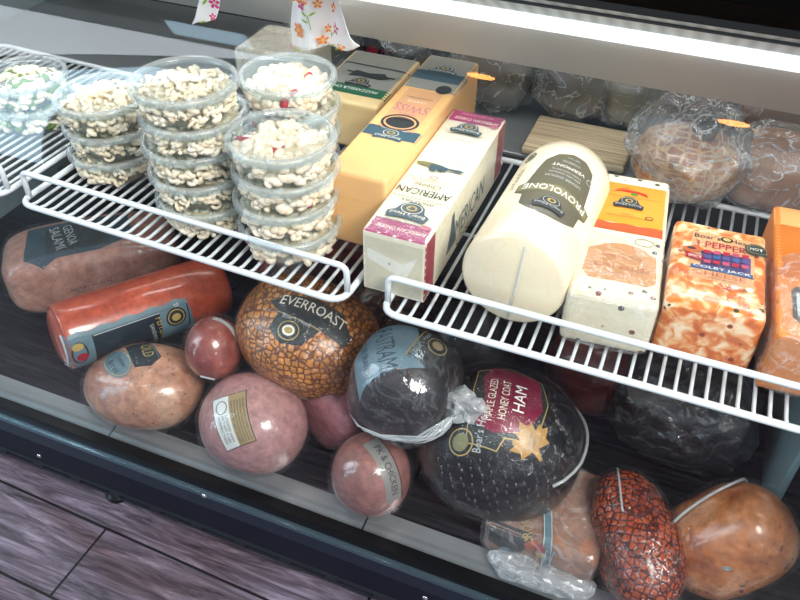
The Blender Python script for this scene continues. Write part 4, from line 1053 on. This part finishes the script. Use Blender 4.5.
# --- dark red salami behind it
c_ = PX(250, 276, -0.225)
SALR = speck('salami_red', '#5a1a20', '#8a2a30', '#b04a44', 30, '#d8a090', 170, coat=0.5)
a2, b2 = PX(238, 290, -0.24), PX(330, 262, -0.24)
meat('red_salami', 'dark red speckled salami behind the pepperoni log, under the wire shelf', 'deli meat', ((a2.x+b2.x)/2+0.02, (a2.y+b2.y)/2+0.05, -0.253), (0.085, 0.045, 0.045), SALR, b2-a2, p=3, amp=0.0015, seed=3, wrap=WRAPM)
# --- gold turkey breast
c_ = PX(146, 386, -0.252)
TG = speck('turkey_gold', '#9c6252', '#c89274', '#e0b496', 12, '#7a3a2a', 120, coat=0.7)
t, o, bv = meat('turkey_breast', 'tan-pink turkey breast with an oval label, below the pepperoni log', 'deli meat', tuple(c_), (0.078, 0.056, 0.049), TG, (1, 0.15, 0.1), p=2.2, amp=0.004, freq=12, seed=5, wrap=WRAPM)
lab(t, bv, (140, 352), (160, 385), [('poly', NAVL, [(-0.024, -0.012), (0.022, -0.014), (0.030, 0.004), (0.020, 0.020), (-0.022, 0.018)]), ('rect', BORD, (-0.022, 0.0165, 0.02, 0.0178))])
lab(t, bv, (146, 352), (158, 384), [('text', GOLD, ('OLD', -0.002, 0.002, 0.026, 0.013))], name='label_text')
lab(t, bv, (117, 362), (135, 385), [('oval', BORD, (0, 0, 0.026, 0.017)), ('ring', GOLD, (0, 0, 0.024, 0.015, 0.001)), ('text', INKD, ('Turkey', 0.002, 0.004, 0.024, 0.007)), ('text', INKD, ('Breast', 0.004, -0.006, 0.024, 0.007))])
# --- small round sausage
c_ = PX(214, 348, -0.182)
SAUS = speck('sausage_red', '#6e2a26', '#92423a', '#b86858', 9, coat=1.0, bump=0.05)
t, o, bv = meat('bologna', 'small round reddish-brown sausage end wedged between the golden roast and the pepperoni log', 'deli meat', tuple(c_), (0.0345, 0.038, 0.039), SAUS, (1, 0.2, 0), p=2.0, amp=0.001, seed=6, flat=None, wrap=WRAPM)
ribs = []
bm = bmesh.new()
e_ = c_+Vector((-0.006, -0.030, 0.012))
obj('clip', tube_bm([c_+Vector((0.004, -0.039, -0.010)), c_+Vector((0.02, -0.034, -0.014))], 0.0012, 6, bm=bm), SILV, t)
lab(t, bv, (229, 326), (240, 336), [('rect', SILV, (-0.02, -0.004, 0.02, 0.004))])
# --- pink ham
c_ = PX(254, 423, -0.242)
HAM = speck('ham_pink', '#b07f80', '#c2908e', '#cf9f9c', 7, coat=0.7, bump=0.06)
t, o, bv = meat('boiled_ham', 'smooth pink boiled ham with a gold and white label, under the golden roast', 'deli meat', tuple(c_), (0.064, 0.056, 0.056), HAM, (1, 0, 0), p=2.3, amp=0.002, freq=9, seed=7, wrap=film('smooth_wrap', '#fcfdfd', white=0.015, gloss=0.4, rough=0.06, bscale=9, bstr=0.25))
TANL = plain('label_tan', '#a8926a', 0.4, var=0.1)
el = [('rect', INKD, (-0.0305, -0.0205, 0.0305, 0.0205)), ('rect', plain('label_white', '#dfe2e0', 0.4), (-0.0295, -0.0195, 0.0295, 0.0195)), ('rect', TANL, (-0.0295, 0.000, 0.0295, 0.0195)), ('ring', TEAL, (-0.017, -0.009, 0.008, 0.007, 0.001))]
for k in range(5): el.append(('text', INKD, (('INGREDIENTS CURED WITH', 'WATER SALT SUGAR DEXTROSE', 'SODIUM PHOSPHATE SODIUM', 'ERYTHORBATE NITRITE KEEP', 'REFRIGERATED BEST WITHIN')[k], 0.003, 0.0165-k*0.0033, 0.048, 0.0018)))
for k in range(3): el.append(('text', INKD, (('COOKED HAM', 'NET WT 7 LBS', 'INSPECTED')[k], 0.008, -0.004-k*0.0045, 0.03, 0.0028)))
lab(t, bv, (231, 420), (239, 452), el)
# --- pink slab end
c_ = PX(330, 409, -0.245)
t, o, bv = meat('ham_wedge', 'small pink wedge of ham between the pink boiled ham and the wrapped pastrami', 'deli meat', tuple(c_), (0.045, 0.024, 0.052), speck('slab_pink', '#a06a70', '#b9797e', '#cf9092', 9, coat=0.5), (0.8, -0.3, -0.5), p=4, amp=0.001, seed=8)
# --- everroast netted chicken
c_ = PX(309, 336, -0.168)
EV = net_material('everroast_net', '#dc9148', '#9c5420', '#7a4218', 125, '#3a1c0c', 0.28)
t, o, bv = meat('netted_chicken_roast', 'large golden netted chicken roast with a black label, under the middle of the shelf gap', 'deli meat', tuple(c_), (0.090, 0.070, 0.066), EV, (1, 0, -0.12), (0.0, -0.35, 1), p=2.25, amp=0.003, freq=12, seed=9, flat=None)
crb = CR
WR2 = film('white_wrap_edge', '#f2ede4', white=0.55, gloss=0.5, bstr=0.5)
ring = []
fr_ = frame((1, 0, -0.12), (0.0, -0.35, 1))
for k in range(60):
    a = 2*math.pi*k/60; ring.append(c_+fr_ @ Vector((0.0835*math.cos(a), 0.066*math.sin(a), -0.026-0.004*math.sin(a*5+1)*0.5)))
obj('fat_rim', tube_bm(ring, 0.0035, 6, closed=True), plain('fat_white', '#d9cfc0', 0.5, var=0.15), t)
el = [('poly', INKD, [(-0.050, 0.006), (-0.03, 0.022), (0.0, 0.028), (0.034, 0.024), (0.054, 0.004), (0.050, -0.010), (0.02, -0.006), (0.008, -0.030), (-0.016, -0.036), (-0.036, -0.024), (-0.034, -0.004)]),
      ('poly', GOLD, [(-0.034, -0.004), (0.02, -0.0065), (0.02, -0.0055), (-0.034, -0.003)]), ('text', CREAMP, ('EVERROAST', 0.002, 0.012, 0.080, 0.0125, 0.004)),
      ('ring', GOLD, (-0.013, -0.020, 0.0125, 0.011, 0.0012)), ('oval', CREAMP, (-0.013, -0.020, 0.0075, 0.0060)), ('oval', GOLD, (-0.013, -0.020, 0.005, 0.0035)), ('text', SILV, ("Boar's Head", -0.010, -0.0055, 0.034, 0.0055))]
lab(t, bv, (307, 319), (340, 334), el)
b = blob_bm(tuple(c_), (0.0925, 0.0725, 0.0685), frame((1, 0, -0.12), (0.0, -0.35, 1)), 2.25, 0.003, 12, 5, 9)
obj('plastic_wrap', b, WRAPM, t)
# dark netted roast behind
c_ = PX(368, 300, -0.175)
t, o, bv = meat('dark_netted_roast', 'dark brown netted roast tucked behind the golden roast, below the gap between the shelves', 'deli meat', (c_.x+0.012, c_.y+0.045, -0.235), (0.062, 0.055, 0.065), net_material('dark_net', '#5a3420', '#2c150c', '#20100a', 70, '#b08050'), (1, 0, 0), p=2.2, amp=0.003, seed=10)
lab(t, bv, (345, 286), (375, 300), [('poly', INKD, [(-0.035, -0.02), (0.035, -0.02), (0.03, 0.02), (-0.03, 0.02)]), ('ring', SILV, (0.0, 0, 0.013, 0.012, 0.0012)), ('text', SILV, ('CHICKEN', 0, -0.014, 0.04, 0.006))])
# --- pastrami in bag
c_ = PX(404, 384, -0.128)
PAS = speck('pastrami_crust', '#08070a', '#181318', '#3c2e34', 34, '#84767e', 190, rough=0.4, coat=0.25, thr=0.12, bump=0.6)
t, o, bv = meat('pastrami', 'black-crusted pastrami in a knotted clear bag with a blue-grey label', 'deli meat', tuple(c_), (0.0560, 0.054, 0.060), PAS, (1, 0, -0.15), p=2.5, amp=0.003, freq=14, seed=11, flat=None)
PBL = plain('label_bluegrey', '#6d8794', 0.4, var=0.12, scale=40)
lab(t, bv, (392, 350), (398, 388), [('poly', PBL, [(-0.046, -0.040), (0.022, -0.042), (0.022, 0.03), (-0.046, 0.030)]), ('text', TEAL, ('PASTRAMI', -0.008, -0.006, 0.060, 0.020)), ('text', TEAL, ('ROUND BRAND', -0.008, -0.028, 0.05, 0.006))])
lab(t, bv, (432, 347), (446, 330), [('rect', INKD, (-0.026, -0.018, 0.028, 0.016)), ('ring', TANL, (0.006, -0.004, 0.012, 0.011, 0.0014)), ('oval', TANL, (0.006, -0.004, 0.006, 0.006)), ('text', SILV, ("Boar's Head", 0.0, 0.0115, 0.036, 0.006)), ('rect', GOLD, (-0.0265, 0.0155, 0.0285, 0.017))], name='brand_label')
crumple(t, c_+Vector((0.002, -0.001, 0.0)), (0.059, 0.0565, 0.0620), film('bag', '#f4f7f8', white=0.02, gloss=0.7, rough=0.05, bscale=18, bstr=0.6, ridge=0.06), frame((1, 0, -0.15)), 2.5, 0.003, 14, 5, 14, 'clear_bag', sharp=False)
# gathered knot and tail of the bag
k0 = PX(457, 402, -0.122)
KN = film('bag_knot', '#eef2f4', white=0.30, gloss=0.9, rough=0.06, bscale=30, bstr=0.8, ridge=0.3)
crumple(t, k0, (0.015, 0.011, 0.028), KN, frame((0.2, 0, 1)), 2.0, 0.008, 60, 4, 3, 'bag_knot')
fan = bmesh.new(); rnd = random.Random(4)
for k in range(16):
    tgt = PX(345+k*7.5, 418+18*math.sin(k*0.22)+rnd.uniform(-4, 6), -0.155); hit, hn, hi, hd = bv.find_nearest(tgt)
    pts = []
    for j in range(6):
        s_ = j/5; p_ = k0.lerp(hit, s_); h2, n2, i2, d2 = bv.find_nearest(p_); pts.append(h2+n2*(0.0045+0.004*math.sin(s_*3.1)))
    pts[0] = k0.copy()
    tube_bm(pts, [0.0014*(1-0.12*j) for j in range(6)], 5, bm=fan)
obj('bag_folds', fan, film('fold_film', '#f2f5f6', white=0.30, gloss=0.8, bstr=0.3), t)
# --- chicken roll
c_ = PX(371, 474, -0.252)
CHK = speck('chicken_pink', '#85544f', '#a56f68', '#b98880', 9, '#c79a90', 120, coat=0.7, thr=0.08, bump=0.08)
t, o, bv = meat('chicken_roll', 'small brownish-pink chicken roll with a lettered strip, below the pastrami', 'deli meat', tuple(c_), (0.046, 0.043, 0.0475), CHK, (1, 0, 0), p=2.2, amp=0.0015, seed=12, wrap=film('smooth_wrap', '#fcfdfd'))
lab(t, bv, (389, 470), (400, 498), [('rect', plain('label_grey', '#8d8a86', 0.4), (-0.035, -0.010, 0.035, 0.010)), ('rect', INKD, (-0.035, 0.0105, 0.035, 0.0115)), ('text', INKD, ('PK & CHICKEN', 0, 0.001, 0.056, 0.008))])
# --- maple ham
c_ = PX(499, 442, -0.212)
MAP = speck('maple_crust', '#040406', '#0a090d', '#15141b', 20, '#24262c', 110, rough=0.3, coat=0.25, thr=0.1, bump=0.5)
mp_r = frame((1, 0.1, -0.15))
t, o, bv = meat('maple_glazed_ham', 'large black-skinned glazed ham with a raspberry label and gold maple leaf', 'deli meat', (c_.x, c_.y, c_.z), (0.093, 0.085, 0.090), MAP, (1, 0.1, -0.15), p=2.15, amp=0.002, freq=10, seed=13)
rows = bmesh.new()
cv = Vector(CP); rnd = random.Random(6)
for r_ in range(9):
    for k in range(15):
        px = 428+k*10+r_*1.5+rnd.uniform(-2, 2); py = 462+r_*7.5-k*1.9+rnd.uniform(-1.5, 1.5)
        if (px-503)**2/75**2+(py-443)**2/78**2 > 1: continue
        if 455 < px < 560 and py < 455+0*px: continue
        hit, hn, hi, hd = bv.ray_cast(cv, rayd(px, py))
        if hit is None: continue
        tdir = Vector((0.25, 0.1, -1)); tdir = (tdir-hn*tdir.dot(hn)).normalized()
        merge(rows, blob_bm(hit, (0.0035, 0.0016, 0.0012), frame(tdir, hn), 2, 0, 1, 1))
obj('rind_net', rows, plain('rind_black', '#2b2c34', 0.22, coat=0.8, var=0.3), t)
RASP = plain('label_raspberry', '#7d1838', 0.3, var=0.25, scale=70); LEAF = plain('leaf_gold', '#b08238', 0.4, var=0.2, scale=60)
lab(t, bv, (512, 400), (522, 360), [('poly', GOLD, [(-0.036, -0.029), (-0.028, -0.036), (0.012, -0.039), (0.040, -0.028), (0.046, 0.010), (0.034, 0.041), (0.004, 0.041), (-0.022, 0.031), (-0.032, 0.037), (-0.050, 0.033), (-0.052, 0.0), (-0.040, -0.004)]),
     ('poly', INKD, [(-0.035, -0.028), (-0.027, -0.035), (0.012, -0.038), (0.039, -0.0275), (0.045, 0.010), (0.033, 0.040), (0.004, 0.040), (-0.022, 0.030), (-0.032, 0.036), (-0.049, 0.032), (-0.051, 0.001), (-0.039, -0.003)]),
     ('poly', RASP, [(-0.030, -0.022), (0.0, -0.034), (0.040, -0.025), (0.042, 0.026), (0.024, 0.034), (-0.004, 0.027), (-0.032, 0.030), (-0.038, 0.010)])])
lab(t, bv, (508, 398), (515, 358), [('text', CREAMP, ('MAPLE GLAZED', -0.003, 0.0165, 0.050, 0.008)), ('text', CREAMP, ('HONEY COAT', -0.002, 0.003, 0.046, 0.0085)), ('text', WHITEI, ('HAM', 0.002, -0.012, 0.032, 0.012))], name='label_text')
lab(t, bv, (481, 440), (488, 398), [('text', SILV, ("Boar's Head", 0.010, 0.003, 0.046, 0.009))], name='brand_text')
lab(t, bv, (461, 442), (475, 420), [('ring', GOLD, (0, 0, 0.015, 0.013, 0.0014)), ('oval', OLIV, (0, 0, 0.010, 0.008))], name='emblem')
lf = []
for k in range(11):
    a = math.pi/2+(k-5)*0.52; R_ = 0.018 if k % 2 else 0.010
    if k == 5: R_ = 0.020
    lf.append((R_*math.cos(a), R_*math.sin(a)))
lf = [(0, 0.020), (0.004, 0.012), (0.009, 0.014), (0.008, 0.006), (0.014, 0.009), (0.015, 0.004), (0.020, 0.003), (0.013, -0.004), (0.014, -0.009), (0.003, -0.008), (0.001, -0.018), (-0.001, -0.018), (-0.003, -0.008), (-0.014, -0.009), (-0.013, -0.004), (-0.020, 0.003), (-0.015, 0.004), (-0.014, 0.009), (-0.008, 0.006), (-0.009, 0.014), (-0.004, 0.012)]
lab(t, bv, (531, 442), (541, 436), [('poly', LEAF, [(x_*1.2, y_*1.2) for x_, y_ in lf])], name='maple_leaf')
lab(t, bv, (531, 442), (535, 424), [('text', INKD, ('HONEY COAT', 0, 0.002, 0.018, 0.0028)), ('text', INKD, ('MAPLE', 0, -0.003, 0.012, 0.0026))], name='leaf_text')
b = blob_bm(tuple(c_), (0.0952, 0.0872, 0.0922), mp_r, 2.15, 0.002, 10, 5, 13, flat=DECK+0.0008)
obj('plastic_wrap', b, WRAPM, t)
sm = []
for k in range(15):
    s_ = k/14; px, py = 583+4*math.sin(s_*3), 382+s_*95-0; 
    px = 584-(s_**2)*40; hit, hn, hi, hd = bv.find_nearest(axp(px, py, 2, -0.19)); sm.append(hit+hn*0.004)
obj('wrap_seam', tube_bm(sm, 0.0018, 6), film('fold_film', '#f2f5f6'), t)
# --- prosciutto style block in the front
c_ = PX(548, 536, -0.272)
PRB = speck('smoked_tan', '#7d5648', '#a5755e', '#bf927a', 9, coat=0.7)
pf_ = thing('wrapped_meat_block', 'tan smoked meat block in clear film, in front of the black-skinned ham', 'deli meat', (c_.x, c_.y, DECK+0.0005))
yw = -0.04; u_ = Vector((math.cos(yw), math.sin(yw), 0)); v__ = Vector((-math.sin(yw), math.cos(yw), 0))
bm = box_bm(-0.066, 0.058, -0.030, 0.085, DECK+0.0005, -0.243, 0.010, 4)
for v_ in bm.verts: v_.co = Vector((c_.x, c_.y, 0))+u_*v_.co.x+v__*v_.co.y+Vector((0, 0, v_.co.z))
bm2 = bm.copy(); o = obj('meat', bm, PRB, pf_); bv = bvh_of(o)
lab(pf_, bv, (516, 545), (522, 520), [('poly', INKD, [(-0.022, -0.004), (0.040, -0.020), (0.040, 0.045), (-0.012, 0.03)])])
lab(pf_, bv, (548, 540), (548, 510), [('rect', BORD, (-0.035, -0.004, 0.050, 0.004)), ('rect', SILV, (-0.035, -0.0045, 0.050, -0.0035)), ('rect', SILV, (-0.035, 0.0035, 0.05, 0.0045))], name='label_edge')
lab(pf_, bv, (527, 528), (525, 510), [('text', GOLD, ('PROSCIUTTO', 0.014, 0.0, 0.056, 0.011))], name='label_text')
lab(pf_, bv, (534, 548), (550, 548), [('oval', RUST, (0, 0.004, 0.009, 0.007)), ('oval', GOLD, (0.004, -0.008, 0.005, 0.006)), ('oval', CRIM, (0.008, 0.0, 0.005, 0.005)), ('oval', BORD, (-0.035, 0.0, 0.007, 0.006))], name='picture')
for v_ in bm2.verts:
    q = v_.co-Vector((c_.x, c_.y, -0.27)); v_.co += q.normalized()*0.002
bm2.free()
crumple(pf_, (c_.x-0.004, c_.y+0.026, -0.271), (0.066, 0.062, 0.0285), film('loose_film', '#f4f6f7', white=0.05, gloss=0.7, bscale=22, bstr=0.6, ridge=0.14), rotz(yw), 6, 0.003, 30, 5, 31, flat=DECK+0.0004)
p1 = PX(500, 562, -0.290); p2 = PX(580, 588, -0.290)
crumple(pf_, (p1+p2)/2+Vector((0, 0.002, 0)), ((p2-p1).length/2+0.01, 0.014, 0.010), KN, rotz(math.atan2(p2.y-p1.y, p2.x-p1.x)), 3, 0.006, 45, 4, 33, 'film_edge', flat=DECK+0.0004)
# --- dark red glazed ham
a_, b_ = PX(617, 484, -0.235), PX(656, 600, -0.258)
GLZ = net_material('red_glaze', '#b04616', '#3a0d08', '#4e150a', 135, '#c8602a', 0.22)
mid = (a_+b_)/2
t, o, bv = meat('glazed_ham', 'dark red glossy glazed ham standing lengthwise, right of the black-skinned ham', 'deli meat', (mid.x+0.001, mid.y, -0.250), ((b_-a_).length/2+0.012, 0.045, 0.049), GLZ, b_-a_, p=2.2, amp=0.005, freq=16, seed=14, wrap=WRAPM, wamp=0.002)
seam = []
for k in range(12):
    s_ = k/11; hit, hn, hi, hd = bv.ray_cast(Vector(CP), rayd(617+6*s_, 462+50*s_))
    if hit is not None: seam.append(hit+hn*0.003)
if len(seam) > 2: obj('wrap_seam', tube_bm(seam, 0.0012, 6), film('fold_film', '#f2f5f6'), t)
# --- wrapped turkey at right
c_ = PX(727, 540, -0.238)
TUR = speck('turkey_brown', '#8a3c18', '#c87c48', '#dca884', 16, '#5a2410', 110, coat=0.6, thr=0.2, bump=0.6)
t, o, bv = meat('roast_turkey_breast', 'wrapped golden brown turkey breast with a white film seam, at the right of the deck', 'deli meat', tuple(c_), (0.070, 0.048, 0.053), TUR, (0.55, 0.2, 0.72), (-0.5, 0, 0.6), p=2.6, amp=0.004, freq=12, seed=15, wrap=WRAPM, wamp=0.002)
seam = []
for k in range(24):
    s_ = k/23; px = 674+s_*95; py = 527-52*s_**0.8-5*math.sin(s_*3)
    hit, hn, hi, hd = bv.ray_cast(Vector(CP), rayd(px, py))
    if hit is None: hit, hn, hi, hd = bv.find_nearest(axp(px, py, 2, -0.2))
    seam.append(hit+hn*0.0035)
obj('wrap_seam', tube_bm(seam, 0.0017, 6), film('fold_film', '#f2f5f6'), t)
lab(t, bv, (727, 568), (735, 569), [('oval', SILV, (0, 0, 0.0045, 0.0035)), ('ring', INKD, (0, 0, 0.0035, 0.0026, 0.0006))], name='round_sticker')
# --- wrapped dark bundle and red roast behind
c_ = PX(680, 415, -0.235)
t = thing('wrapped_plum_meat', 'dark plum meat bundle in grey crumpled film, on the deck below the marbled cheese', 'deli meat', (c_.x, c_.y+0.02, DECK+0.0005))
obj('meat', blob_bm((c_.x, c_.y+0.02, -0.243), (0.082, 0.066, 0.056), None, 2.8, 0.003, 12, 5, 17, flat=DECK+0.0005), speck('plum', '#1e1418', '#3c2830', '#574048', 12, coat=0.5), t)
crumple(t, (c_.x+0.004, c_.y+0.02, -0.240), (0.084, 0.069, 0.058), film('grey_film_wrap', '#c4cacc', white=0.03, gloss=1.0, bscale=24, bstr=1.0, ridge=0.16), None, 2.8, 0.006, 22, 5, 18, flat=DECK+0.0004)
c_ = PX(596, 385, -0.225)
meat('corned_beef', 'dark red corned beef under the pepper-flecked cheese, behind the glazed hams', 'deli meat', (c_.x-0.014, c_.y+0.035, -0.236), (0.056, 0.050, 0.062), speck('beef_red', '#35100e', '#6e2018', '#8c3a2c', 18, coat=0.6), None, p=2.4, amp=0.003, seed=19, wrap=WRAPM)
c_ = PX(765, 470, -0.29)
t = thing('black_tray', 'black plastic tray at the right end of the deck, behind the wrapped turkey', 'tray', (0.330, 0.22, DECK+0.0005))
bm = box_bm(0.245, 0.398, 0.335, 0.339, DECK+0.0005, -0.21); box_bm(0.245, 0.249, 0.339, 0.45, DECK+0.0005, -0.21, bm=bm); box_bm(0.394, 0.398, 0.339, 0.45, DECK+0.0005, -0.21, bm=bm); box_bm(0.245, 0.398, 0.45, 0.454, DECK+0.0005, -0.21, bm=bm); box_bm(0.249, 0.394, 0.339, 0.45, DECK+0.0005, -0.296, bm=bm)
obj('tray', bm, BLACK, t, smooth=False)
# background packages deeper under the shelf
def deep(px, z, rad, colr, label, seed, txt=None):
    c = PX(px[0], px[1], z)
    t, o, bv = meat('wrapped_deli_meat', label, 'deli meat', (c.x, c.y, DECK+rad[2]), rad, colr, None, p=2.8, amp=0.003, seed=seed, wrap=WRAPM)
#deep((128, 225), -0.25, (0.06, 0.05, 0.05), plain('pack_dark', '#1c2a2e', 0.35, var=0.3), 'dark wrapped meat under the left end of the middle shelf', 41)
deep((300, 285), -0.2, (0.05, 0.045, 0.07), plain('pack_plum', '#3a2428', 0.35, var=0.3), 'dark plum wrapped meat behind the golden roast', 42)
deep((470, 345), -0.2, (0.055, 0.05, 0.075), plain('pack_black', '#16181a', 0.35, var=0.3), 'black wrapped meat in the shade behind the pastrami and the glazed ham', 43)
